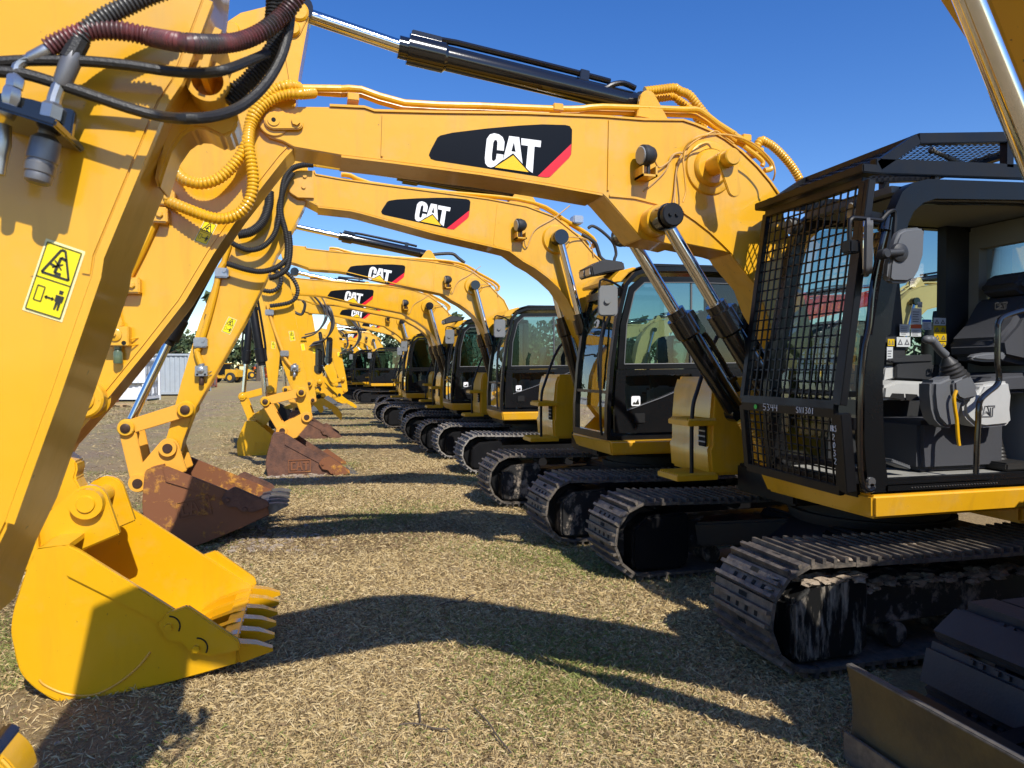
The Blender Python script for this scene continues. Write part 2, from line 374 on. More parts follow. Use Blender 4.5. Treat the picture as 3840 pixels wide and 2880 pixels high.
# ------------------------------------------------------------------ excavator pieces
def stadium(xf, L, H, off, sag=.03):
    """closed run of the track plates; returns point and outward normal by distance"""
    r = H/2-off; x0 = xf+H/2; x1 = xf+L-H/2; zc = H/2; S = x1-x0; per = 2*S+2*math.pi*r
    def at(s):
        s %= per
        if s < S: return (x0+s, zc+r-sag*math.sin(math.pi*s/S)), (0, 1)
        s -= S
        if s < math.pi*r: a = math.pi/2-s/r; return (x1+r*math.cos(a), zc+r*math.sin(a)), (math.cos(a), math.sin(a))
        s -= math.pi*r
        if s < S: return (x1-s, zc-r), (0, -1)
        s -= S; a = -math.pi/2-s/r; return (x0+r*math.cos(a), zc+r*math.sin(a)), (math.cos(a), math.sin(a))
    return at, per
def track(root, xf, y0, w=.6, L=3.55, H=.70, shoe='shoe', frame='bsat', fine=True, pads=False, mud=0, guard=None):
    at, per = stadium(xf, L, H, .055 if not pads else .05)
    n = 50 if not pads else 34; pit = per/n; mb = MB(); y1 = y0+w
    def slab(c, nrm, t0, t1, h0, h1, ya, yb, m=0, mbx=None):
        tx, tz = nrm[1], -nrm[0]; q = []
        for yy in (ya, yb):
            for t, h in ((t0, h0), (t1, h0), (t1, h1), (t0, h1)): q.append((c[0]+tx*t+nrm[0]*h, yy, c[1]+tz*t+nrm[1]*h))
        (mbx or mb).add(q, [(0, 1, 2, 3), (7, 6, 5, 4), (0, 4, 5, 1), (1, 5, 6, 2), (2, 6, 7, 3), (3, 7, 4, 0)], m)
    lumps = []
    for i in range(n):
        c, nr = at(i*pit+.03)
        if pads:
            slab(c, nr, -pit*.47, pit*.47, -.012, .012, y0, y1)
            j = random.uniform(-.003, .003)
            slab(c, nr, -pit*.46, pit*.30, .0125, .048+j, y0+.006, y1-.006)
            for yy in (y0+w*.36, y0+w*.44, y0+w*.56, y0+w*.64): slab(c, nr, pit*.34, pit*.44, .0125, .028, yy-.012, yy+.012)
            continue
        slab(c, nr, -pit*.49, pit*.485, -.012, .010, y0, y1)
        for t in (-pit*.40, pit*.10):
            slab(c, nr, t-.011, t+.011, .0105, .042, y0+.004, y1-.004)
        if fine:
            for yy in (y0+w*.24, y0+w*.40, y0+w*.56, y0+w*.72):
                slab(c, nr, -.040, -.012, .0106, .0135, yy-.013, yy+.013, 1)
            for yy in (y0+w*.46, y0+w*.52): slab(c, nr, pit*.22, pit*.40, .0106, .0135, yy-.02, yy+.02, 1)
        if mud and nr[1] > .2 and random.random() < mud:
            for k in range(random.randint(1, 3)):
                yy = random.uniform(y0+.05, y1-.1); t = random.choice((-pit*.15, pit*.3)); lumps.append((c[0]+nr[1]*t+nr[0]*.02, yy, c[1]-nr[0]*t+nr[1]*.02))
    tb = mb.build('track', [M[shoe], M['hole']], root, flat=True)
    if lumps:
        ml = MB()
        for p in lumps: ml.ball(p, random.uniform(.012, .03), (1.1, 2.4, .55), jit=.35)
        ml.build('caked_mud', M['mud'], tb)['kind'] = 'stuff'
    rw = H/2-.10; ym = (y0+y1)/2
    for nm, xc in (('idler', xf+H/2), ('sprocket', xf+L-H/2)):
        k = MB(); k.lathe((xc, ym-.07, H/2), (0, 1, 0), [(0, rw*.55), (0, rw*.9), (.02, rw), (.05, rw), (.05, rw+.03), (.09, rw+.03), (.09, rw), (.12, rw), (.14, rw*.9), (.14, rw*.55)], 28)
        k.lathe((xc, ym-.12, H/2), (0, 1, 0), [(.02, .04), (.04, .075), (.20, .075), (.22, .04)], 16); k.build(nm, M[frame], tb)
    fb = MB(); a = xf+H*.62; b = xf+L-H*.75
    fb.prism([(a-.12, .22), (a-.12, H*.5), (a+.1, H*.66), (b, H*.66), (b+.15, H*.5), (b+.15, .24)], ym-.16, ym+.16, .015)
    for x in np.linspace(xf+H*.75, xf+L-H*.9, 6): fb.cyl((x, ym-.17, .155), (x, ym+.17, .155), .075, n=14)
    for x in (xf+L*.36, xf+L*.62): fb.cyl((x, ym-.1, H-.13), (x, ym+.1, H-.13), .05, n=12)
    fb.build('track_frame', M[frame], tb)
    if guard:
        g = MB(); gx0, gx1 = xf+.22, xf+.74; gy = y0+.045
        g.prism([(gx0, .13), (gx0+.03, .09), (gx1-.05, .08), (gx1, .14), (gx1, .50), (gx1-.03, .555), (gx0+.13, .53), (gx0, .43)], gy, ym+.1, .022)
        g.build('idler_guard', M[guard], tb)
        if mud > .9:
            ml = MB()
            for i in range(150):
                t = random.random()**1.3; xx = gx0+.10+1.7*t; on = xx < gx1-.02
                ml.ball((xx, (gy+random.uniform(.005, .12)) if on else ym-.16+random.uniform(-.03, .10), (.535 if on else H*.655)+random.uniform(-.005, .015)-(.02 if not on and random.random() < .3 else 0)), random.uniform(.010, .034), (1.5, 1.1, .6), jit=.4)
            ml.build('caked_mud', M['mud'], tb)['kind'] = 'stuff'
    return tb
def undercarriage(root, xf, yn, g, L=3.55, H=.70, w=.6):
    b = MB(); xc = xf+L*.52; y0, y1 = yn+w*.75, yn+g+w*.25
    b.prism([(xc-.75, .34), (xc-.55, .60), (xc+.55, .60), (xc+.75, .34), (xc+.5, .28), (xc-.5, .28)], y0+.25, y1-.25, .02)
    for s in (-1, 1):
        for e in (-1, 1): b.bar((xc+s*.45, (y0+y1)/2+e*.3, .47), (xc+s*1.0, (y0+y1)/2+e*(y1-y0)*.5, .36), .34, .2, bev=.02)
    b.build('undercarriage_frame', M['bsat'], root)
    t = MB(); t.lathe((xc, (y0+y1)/2, .58), (0, 0, 1), [(0, .58), (.05, .60), (.08, .60), (.08, .55), (.16, .55), (.2, .5)], 40)
    t.build('swing_ring', M['bmat'], root)
def upper(root, xf, yn, g=2.0, w=.6, yel='yel', cabx=.70, box=True, hx=2.2, side='bsat'):
    x0 = xf+cabx; yb0 = yn+.10; yb1 = yn+g+w-.02
    b = MB()   # revolving frame and engine house
    b.box(x0+1.3, xf+4.0, yb0+.05, yb1-.05, .76, .98, .02)
    b.prism([(xf+hx, .985), (xf+hx, 1.62), (xf+hx+.12, 1.75), (xf+4.05, 1.80), (xf+4.05, .985)], yn+1.12, yb1, .05)
    b.prism([(xf+hx+.35, .985), (xf+hx+.35, 1.62), (xf+hx+.47, 1.72), (xf+4.05, 1.76), (xf+4.05, .985)], yb0, yn+1.10, .05)
    h = b.build('house', M[yel], root)
    b = MB(); b.box(x0+.35, xf+3.9, yn+1.12, yb1-.66, .74, .97, .02); b.bar((x0+.9, yn+1.25, .9), (x0+.9, yn+1.25, 1.35), .3, .06, up=(0, 1, 0)); b.build('main_frame', M['bsat'], root)
    v = MB()
    for i in range(7): v.box(xf+hx+.75, xf+hx+1.45, yb0-.012, yb0+.002, 1.2+i*.055, 1.23+i*.055)
    v.build('side_vent', M['hole'], h)
    v = MB(); v.cyl((xf+3.1, yb1-.55, 1.78), (xf+3.1, yb1-.55, 2.02), .05); v.cyl((xf+3.1, yb1-.55, 2.0), (xf+3.16, yb1-.55, 2.16), .045); v.build('exhaust_pipe', M['bmat'], h)
    b = MB(); q = [(xf+4.06, .72), (xf+4.06, 1.66)]
    pts = []
    for i in range(13):
        t = -1+2*i/12; pts.append((xf+4.06+.48*math.sqrt(max(0, 1-t*t*.86)), yn+(g+w)/2+t*(g+w)/2))
    v = []; f = []; n = len(pts)
    for z in (.74, .80, 1.6, 1.68):
        k = .97 if z in (.74, 1.68) else 1
        for p in pts: v.append((xf+4.07+(p[0]-xf-4.07)*k, yn+(g+w)/2+(p[1]-yn-(g+w)/2)*k, z))
    for j in range(3):
        for i in range(n-1): f.append((j*n+i, j*n+i+1, (j+1)*n+i+1, (j+1)*n+i))
        f.append((j*n, (j+1)*n, (j+1)*n+n-1, j*n+n-1))
    f.append(tuple(range(n))); f.append(tuple(range(3*n, 4*n)))
    b.add(v, f); b.build('counterweight', M[side], root)
    # cab plinth: yellow skirt with a chamfered nose
    b = MB(); z0, z1 = .885, 1.03
    b.add([(x0+.02, yn, z1), (x0+1.75, yn, z1), (x0+1.75, yn+1.06, z1), (x0+.0, yn+1.06, z1), (x0+.05, yn+.03, z0), (x0+1.75, yn+.03, z0), (x0+1.75, yn+1.04, z0), (x0+.06, yn+1.04, z0)],
          [(0, 1, 2, 3), (7, 6, 5, 4), (0, 4, 5, 1), (1, 5, 6, 2), (2, 6, 7, 3), (3, 7, 4, 0)])
    bm2 = bmesh.new(); tmp = [bm2.verts.new(p) for p in b.v]
    for f in b.f: bm2.faces.new([tmp[i] for i in f])
    bmesh.ops.recalc_face_normals(bm2, faces=bm2.faces); bmesh.ops.bevel(bm2, geom=bm2.edges[:], offset=.018, segments=3, affect='EDGES')
    b = MB(); b.bm(bm2); b.build('cab_plinth', M[yel], root)
    if box:
        sidebox(root, x0+.12, yn+g-.03, yn+g+w+.06, yel)
def sidebox(root, x0, y0, y1, yel='yel', z0=.86, z1=1.68):
    b = MB(); b.prism([(x0+.02, z0), (x0, z0+.22), (x0+.02, z0+.26), (x0+.02, z0+.45), (x0+.04, z1-.12), (x0+.08, z1), (x0+1.25, z1), (x0+1.25, z0)], y0, y1, .025)
    o = b.build('storage_box', M[yel], root)
    v = MB(); v.box(x0-.004, x0+.012, y0+.05, y0+.16, z0+.24, z0+.42, .004)
    v.build('vent_grille', M['hole'], o)
    v = MB()
    for i in range(3): v.box(x0-.009, x0-.0045, y0+.05, y0+.16, z0+.275+i*.045, z0+.287+i*.045)
    v.build('vent_bar', M['lpla'], o)
    for zz, dx in ((z0-.03, -.30), (z0+.42, -.20)):
        s = MB(); s.box(x0+dx, x0+.08, y0-.02, y0+.33, zz, zz+.045, .006)
        for i in range(9): s.add([(x0+dx+.01, y0-.015+i*.037, zz+.046), (x0+dx+.01, y0+.005+i*.037, zz+.046), (x0+dx+.01, y0-.005+i*.037, zz+.062), (x0+.06, y0-.015+i*.037, zz+.046), (x0+.06, y0+.005+i*.037, zz+.046), (x0+.06, y0-.005+i*.037, zz+.062)],
                                 [(0, 1, 2), (3, 5, 4), (0, 2, 5, 3), (1, 4, 5, 2)])
        s.build('step', M[yel], o)
    r = MB(); yy = y0+.03
    r.tube([(x0+.55, yy, z1-.02), (x0+.52, yy, z1+.5), (x0+.40, yy, z1+.55), (x0+.10, yy, z1+.35), (x0-.10, yy-.02, z1-.1), (x0-.15, yy-.02, z0+.5), (x0-.15, yy-.02, z0-.02)], .017, 8, sm=4)
    r.build('handrail', M['bsat'], root)

PROF = [(0, 1.03), (.0, 1.35), (.035, 1.8), (.10, 2.25), (.19, 2.615), (.30, 2.735), (.46, 2.79), (1.0, 2.81), (1.68, 2.81), (1.70, 2.70), (1.70, 1.9), (1.70, 1.03)]
def off_loop(pts, d):
    n = len(pts); out = []
    A = sum(p[0]*q[1]-q[0]*p[1] for p, q in zip(pts, pts[1:]+pts[:1])); s = 1 if A > 0 else -1
    for i in range(n):
        a = Vector(pts[i-1]); b = Vector(pts[i]); c = Vector(pts[(i+1) % n])
        d1 = (b-a).normalized(); d2 = (c-b).normalized(); n1 = Vector((-d1.y, d1.x))*s; n2 = Vector((-d2.y, d2.x))*s
        bs = (n1+n2); bs = bs/max(bs.length_squared, .3)*2
        out.append(tuple(b+bs*d*.5*1.0))
    return out
def cab(root, xf, yn, fine=True, roof='yel', lampbar=False, prof=None, vis=True):
    """closed operator's cab: x forward edge xf, near face yn+.1"""
    x = lambda p: [(xf+a, b) for a, b in p]
    Y0, Y1 = yn+.08, yn+1.05; outer = x(PROF); inner = off_loop(outer, .085)
    b = MB(); b.ring(outer, inner, Y0, Y0+.07); b.ring(outer, inner, Y1-.07, Y1)
    b.strip(outer[6:9], Y0+.071, Y1-.071, .05, side=-1)                       # roof
    b.strip([outer[8], outer[9], outer[10], outer[11]], Y0+.071, Y1-.071, .03, side=-1)
    b.box(xf+.0, xf+.05, Y0+.071, Y1-.071, 1.03, 1.10); b.box(xf+.13, xf+.20, Y0+.071, Y1-.071, 2.5, 2.58)
    b.box(xf+.02, xf+.05, Y0+.071, Y1-.071, 1.50, 1.53)
    cb = b.build('cab', M['cabb'], root, ang=30)
    r = MB(); r.prism(x([(.34, 2.775), (.38, 2.80), (.50, 2.835), (1.6, 2.85), (1.62, 2.82), (.46, 2.80)]), Y0+.05, Y1-.02, .008); r.build('roof', M['bsat'], cb)
    r = MB(); r.prism(x([(.10, 2.63), (.09, 2.66), (.18, 2.755), (.34, 2.80), (.37, 2.785), (.28, 2.735), (.19, 2.64)]), Y0+.10, Y1-.03, .008); r.build('roof_brow', M[roof], cb)
    # door: charcoal lower skin with a corner of glass, upper window in a thin frame
    d = MB(); lo = x([(.09, 1.10), (.085, 1.35), (.11, 1.72), (1.60, 1.76), (1.60, 1.10)])
    gl = x([(.22, 1.33), (.20, 1.45), (.21, 1.68), (.95, 1.70), (.99, 1.62), (.62, 1.46)])
    lo5 = x([(.09, 1.10), (.085, 1.42), (.11, 1.74), (1.60, 1.76), (1.60, 1.5), (1.60, 1.10)])
    d.ring(lo5, [gl[0], gl[1], gl[2], gl[3], gl[4], gl[5]], Y0+.012, Y0+.045)
    up_o = x([(.12, 1.745), (.15, 2.2), (.25, 2.58), (.38, 2.69), (1.0, 2.71), (1.6, 2.71), (1.6, 2.2), (1.6, 1.765)])
    up_i = x([(.19, 1.80), (.215, 2.2), (.30, 2.53), (.41, 2.63), (1.0, 2.65), (1.54, 2.65), (1.54, 2.2), (1.54, 1.815)])
    d.ring(up_o, up_i, Y0+.010, Y0+.042)
    dr = d.build('door', M['cabb'], cb)
    g = MB(); g.sheet([(p[0], Y0+.03, p[1]) for p in off_loop(up_i, -.012)]); g.build('door_window', M['glass'], dr, flat=True)
    g = MB(); g.sheet([(p[0], Y0+.03, p[1]) for p in off_loop(gl, -.01)]); g.build('lower_window', M['glass'], dr, flat=True)
    if fine:
        t = MB(); t.tube([(p[0], Y0+.006, p[1]) for p in up_i+[up_i[0]]], .006, 6, sm=0); t.tube([(xf+.95, Y0+.02, 1.81), (xf+.95, Y0+.02, 2.65)], .012, 6, sm=0)
        t.build('window_trim', M['gpla'], dr)
        t = MB(); t.tube([(xf+.22, Y0+.004, 1.33), (xf+.62, Y0+.004, 1.46), (xf+1.3, Y0+.004, 1.72)], .006, 6, sm=0); t.build('trim_line', M['gpla'], dr)
        t = MB(); t.box(xf+.30, xf+.42, Y0+.0, Y0+.011, 1.20, 1.30, .004); t.build('door_handle', M['hole'], dr)
        t = MB(); t.sheet([(p[0], Y0+.0085, p[1]) for p in rrect(xf+.27, 1.375, xf+.37, 1.475, .015)]); t.sheet([(p[0], Y0+.006, p[1]) for p in x([(.285, 1.39), (.285, 1.40), (.30, 1.42), (.315, 1.405), (.33, 1.425), (.345, 1.45), (.355, 1.40), (.355, 1.39)])], 1)
        t.build('door_sticker', [M['white'], M['sblk']], dr, flat=True)
    # glazing round the rest
    g = MB(); fp = [(p[0]+.03, p[1]) for p in outer[1:5]]
    v = []
    for p in fp: v += [(p[0], Y0+.06, p[1]), (p[0], Y1-.06, p[1])]
    g.add(v, [(2*i, 2*i+1, 2*i+3, 2*i+2) for i in range(len(fp)-1)]); g.add([(xf+.03, Y0+.06, 1.09), (xf+.03, Y1-.06, 1.09), (xf+.03, Y1-.06, 1.36), (xf+.03, Y0+.06, 1.36)], [(0, 1, 2, 3)])
    g.build('windscreen', M['fglass'], cb, ang=60)
    g = MB(); g.sheet([(p[0], Y1-.04, p[1]) for p in inner]); g.build('far_window', M['glass'], cb, flat=True)
    b = MB(); b.box(xf+.5, xf+1.62, Y1-.072, Y1-.045, 1.05, 1.70); b.box(xf+.05, xf+1.66, Y0+.08, Y1-.08, 1.035, 1.07); b.build('cab_floor', M['plas'], cb)
    s = MB(); ym = (Y0+Y1)/2
    s.box(xf+.85, xf+1.3, ym-.24, ym+.24, 1.07, 1.42, .03); s.box(xf+.72, xf+1.28, ym-.25, ym+.25, 1.42, 1.54, .05); s.prism(x([(1.18, 1.5), (1.32, 2.12), (1.44, 2.12), (1.36, 1.5)]), ym-.24, ym+.24, .04); s.prism(x([(1.31, 2.16), (1.35, 2.40), (1.45, 2.40), (1.44, 2.16)]), ym-.14, ym+.14, .03)
    s.build('seat', M['dfab'], cb)
    s = MB(); s.box(xf+.55, xf+1.1, Y0+.12, Y0+.26, 1.36, 1.56, .03); s.box(xf+.55, xf+1.1, Y1-.28, Y1-.12, 1.36, 1.56, .03); s.prism(x([(.34, 1.07), (.26, 1.60), (.34, 1.60), (.46, 1.07)]), Y0+.2, Y0+.33, .02)
    s.build('console', M['lpla'], cb)
    s = MB()
    for yy in (Y0+.19, Y1-.2): s.cyl((xf+.62, yy, 1.56), (xf+.58, yy, 1.66), .05, .02); s.tube([(xf+.58, yy, 1.66), (xf+.54, yy, 1.76), (xf+.50, yy, 1.80)], .018, 8)
    s.build('joystick', M['plas'], cb)
    # wipers / front grab bar, mirror and arm
    t = MB(); t.tube([(xf+.02, Y0+.25, 1.55), (xf+.03, Y0+.3, 1.9), (xf+.12, Y0+.33, 2.35)], .011, 6); t.tube([(xf-.03, Y0+.06, 1.08), (xf-.05, Y0+.05, 1.3), (xf-.04, Y0+.05, 2.0), (xf+.04, Y0+.03, 2.3)], .014, 6); t.build('front_grab_bar', M['bsat'], cb)
    mirror(cb, (xf-.05, Y0-.13, 2.42), .19, .30, -25)
    t = MB(); t.tube([(xf+.17, Y0+.0, 2.56), (xf+.02, Y0-.05, 2.62), (xf-.12, Y0-.10, 2.62), (xf-.12, Y0-.11, 2.44)], .011, 6, sm=3); t.build('mirror_arm', M['bsat'], cb)
    if lampbar:
        t = MB(); t.prism(x([(-.08, 2.70), (-.10, 2.80), (.05, 2.88), (.26, 2.86), (.28, 2.78), (.05, 2.74)]), Y0+.18, Y0+.56, .012); l = t.build('cab_lamp', M['plas'], cb)
        t = MB()
        for yy in (Y0+.21, Y0+.38): t.box(xf-.105, xf-.085, yy, yy+.14, 2.715, 2.79, .008)
        t.build('lamp_lens', M['lens'], l)
    return cb
def mirror(parent, c, w, h, deg, face='mirror'):
    m = MB(); pts = rrect(-w/2, -h/2, w/2, h/2, .04, 4); m.prism(pts, -.025, .02, .012)
    m.cyl((0, -.045, 0), (0, -.02, 0), .03, n=14)
    m.xf(Matrix.Translation(c) @ Matrix.Rotation(R(deg), 4, 'Z')); o = m.build('mirror', M[face], parent)
    m = MB(); m.prism(rrect(-w/2+.015, -h/2+.015, w/2-.015, h/2-.015, .03, 4), .0205, .024); m.xf(Matrix.Translation(c) @ Matrix.Rotation(R(deg), 4, 'Z')); m.build('mirror_glass', M['mglass'], o)
    return o

# ------------------------------------------------------------------ marks
REF_Y = 4.57
def k2(*pts): return [tuple((p3('K2', a, b, REF_Y).x, p3('K2', a, b, REF_Y).z)) for a, b in pts]
LOGO = dict(
    panel=[(567, 1005), (578, 975), (622, 892), (642, 878), (720, 860), (940, 833), (1150, 814), (1300, 806), (1450, 810), (1480, 817), (1495, 840), (1493, 930), (1489, 1000), (1478, 1020), (1345, 1150), (1270, 1143), (900, 1085), (610, 1040), (580, 1030)],
    red=[(1490, 932), (1487, 1000), (1476, 1022), (1352, 1145), (1330, 1150), (1271, 1143)],
    c=[(1052, 978), (1057, 920), (1045, 890), (1022, 872), (990, 864), (962, 872), (942, 900), (935, 960), (929, 1025), (932, 1060), (948, 1080), (968, 1086), (992, 1080), (1020, 1056), (1046, 1036), (1050, 1003), (1006, 997), (1001, 1032), (988, 1046), (975, 1038), (974, 1010), (984, 925), (992, 909), (1004, 907), (1011, 922), (1008, 973)],
    a=[(1087, 882), (1152, 890), (1162, 975), (1174, 1065), (1112, 1003), (1047, 1038), (1060, 985)], ah=[(1117, 922), (1128, 984), (1101, 980)],
    t=[(1165, 896), (1294, 913), (1290, 955), (1251, 950), (1239, 1122), (1195, 1092), (1209, 946), (1166, 940)],
    tb=[(978, 1088), (1112, 994), (1232, 1127)], ty=[(992, 1086), (1112, 1008), (1212, 1117)])
LX, RX = k2((567, 1005))[0], k2((1490, 830))[0]
def logo(parent, y, L=None, Rr=None, keys=('panel', 'red', 'c', 'a', 'ah', 't', 'tb', 'ty')):
    """the boom emblem; L, Rr = where its left tip and upper right corner go (x,z)"""
    mats = dict(panel=0, red=1, c=2, a=2, ah=0, t=2, tb=0, ty=3); lay = dict(panel=1, red=2, c=2, a=2, ah=3, t=2, tb=3, ty=4)
    def f(p):
        if L is None: return p
        z = complex(p[0]-LX[0], p[1]-LX[1])*complex(Rr[0]-L[0], Rr[1]-L[1])/complex(RX[0]-LX[0], RX[1]-LX[1]); return (L[0]+z.real, L[1]+z.imag)
    mb = MB()
    for k in keys: mb.sheet([(q[0], y-.0016*lay[k], q[1]) for q in map(f, k2(*LOGO[k]))], mats[k])
    return mb.build('boom_decal', [M['dblk'], M['red'], M['white'], M['dyel']], parent, flat=True)
def strokes(mb, lines, org, ux, uz, r, m=0):
    for l in lines: mb.tube([Vector(org)+Vector(ux)*a+Vector(uz)*b for a, b in l], r, 5, m=m, sm=0)
def sticker(parent, y, o, ux, uz, detail=True, name='warning_sticker'):
    """crush-hazard plate. o: lower left, ux, uz: edges as x,z vectors"""
    q = lambda a, b: (o[0]+ux[0]*a+uz[0]*b, o[1]+ux[1]*a+uz[1]*b)
    mb = MB()
    def sh(pts, lay, m): mb.sheet([(q(a, b)[0], y-.0012*lay, q(a, b)[1]) for a, b in pts], m)
    sh([(0, 0), (1, 0), (1, 1), (0, 1)], 1, 0); sh([(.06, .03), (.94, .03), (.94, .97), (.06, .97)], 2, 1)
    if detail:
        def line(pts, w=.022):
            for (a, b), (c, d) in zip(pts[:-1], pts[1:]):
                L = math.hypot((c-a), (d-b)*2) or 1; nx, ny = -(d-b)*2/L*w, (c-a)/L*w/2
                sh([(a+nx, b+ny), (c+nx, d+ny), (c-nx, d-ny), (a-nx, b-ny)], 3, 2)
        line([(.07, .04), (.93, .04), (.93, .96), (.07, .96), (.07, .04)], .012); line([(.08, .49), (.92, .49)], .014)
        line([(.16, .56), (.84, .56), (.55, .92), (.45, .92), (.16, .56)], .03)
        line([(.62, .60), (.46, .60), (.50, .82), (.64, .80)], .035); line([(.36, .66), (.60, .74)], .018); line([(.38, .76), (.60, .66)], .018); line([(.30, .70), (.48, .68)], .03)
        line([(.18, .18), (.36, .18), (.36, .38), (.18, .38), (.18, .18)], .014); line([(.42, .26), (.62, .26)], .025)
        sh([(.40, .26), (.47, .29), (.47, .23)], 3, 2); sh([(.66, .26), (.59, .29), (.59, .23)], 3, 2)
        sh([(.70, .13), (.745, .13), (.765, .24), (.785, .13), (.83, .13), (.83, .24), (.86, .24), (.87, .33), (.66, .33), (.67, .24), (.70, .24)], 3, 2); sh([(.72, .35), (.81, .35), (.82, .40), (.71, .40)], 3, 2)
    return mb.build(name, [M['scream'], M['syel'], M['sblk']], parent, flat=True)

# ------------------------------------------------------------------ front equipment
def ram(parent, name, a, g, b, rr, rb, dark='blk', gland=.16, pipes=True, n=20):
    """hydraulic ram: rod from a to the gland g, barrel on to b"""
    a, g, b = Vector(a), Vector(g), Vector(b); d = (b-g).normalized(); L = (b-g).length
    mb = MB(); mb.lathe(g-d*.03, d, [(0, rr*1.25), (0, rb*.9), (.06, rb*.9), (.06, rb*1.22), (.06+gland, rb*1.22), (.08+gland, rb), (L-.02, rb), (L+.03, rb*.7)], n)
    mb.cyl(b-Vector((0, rb*.8, 0)), b+Vector((0, rb*.8, 0)), rb*.95, n=n)
    if pipes:
        up = Vector((0, 0, 1)); s = (up-d*up.dot(d)).normalized()
        mb.tube([g+d*.10+s*rb*1.15, g+d*.22+s*rb*1.3, g+d*.34+s*rb*1.5, g+d*(L*.7)+s*rb*1.5, g+d*(L*.86)+s*rb*1.45], rb*.28, 8, sm=2)
        mb.bar(g+d*.04+s*rb*1.05, g+d*.24+s*rb*1.05, rb*1.3, rb*.8, up=s, bev=.006)
        mb.bar(g+d*L*.72+s*rb*1.2, g+d*L*.76+s*rb*1.2, rb*1.0, rb*1.1, up=s, bev=.004)
    c = mb.build(name, M[dark], parent)
    r = MB(); r.cyl(a, g+d*.02, rr, n=n); r.build('rod', M['chrome'], c)
    e = MB(); e.cyl(a-Vector((0, rr*1.7, 0)), a+Vector((0, rr*1.7, 0)), rr*2.0, n=n); e.build('rod_eye', M[dark], c)
    return c
def pin(mb, c, y0, y1, r, m=0, lip=True):
    mb.lathe((c[0], y0, c[1]), (0, 1, 0), [(0, r*.86), (.012, r), (y1-y0-.012, r), (y1-y0, r*.86)], 22, m)
def link(parent, name, p, q, rp, rq, y0, y1, mt, bev=.006):
    mb = MB(); mb.prism(hull2(circ(p, rp, 18)+circ(q, rq, 18)), y0, y1, bev); return mb.build(name, M[mt], parent)
def boss(parent, c, y, r, depth=.06, mt='yel', pinm=None, name='pin'):
    mb = MB(); mb.lathe((c[0], y-depth, c[1]), (0, 1, 0), [(0, r*.62), (0, r*.9), (.01, r), (depth, r), (depth+.01, r*1.12), (depth+.012, r*1.12)], 26, 0)
    mb.lathe((c[0], y-depth-.016, c[1]), (0, 1, 0), [(0, r*.5), (.004, r*.58), (.016, r*.58)], 22, 1)
    return mb.build(name, [M[mt], M[pinm or mt]], parent)
def plates(parent, poly_top, poly_bot, y0, y1, mt):
    f = MB(); f.strip(poly_top, y0-.012, y1+.012, .014, side=1); f.strip(poly_bot, y0-.012, y1+.012, .014, side=-1); return f.build('flange', M[mt], parent)
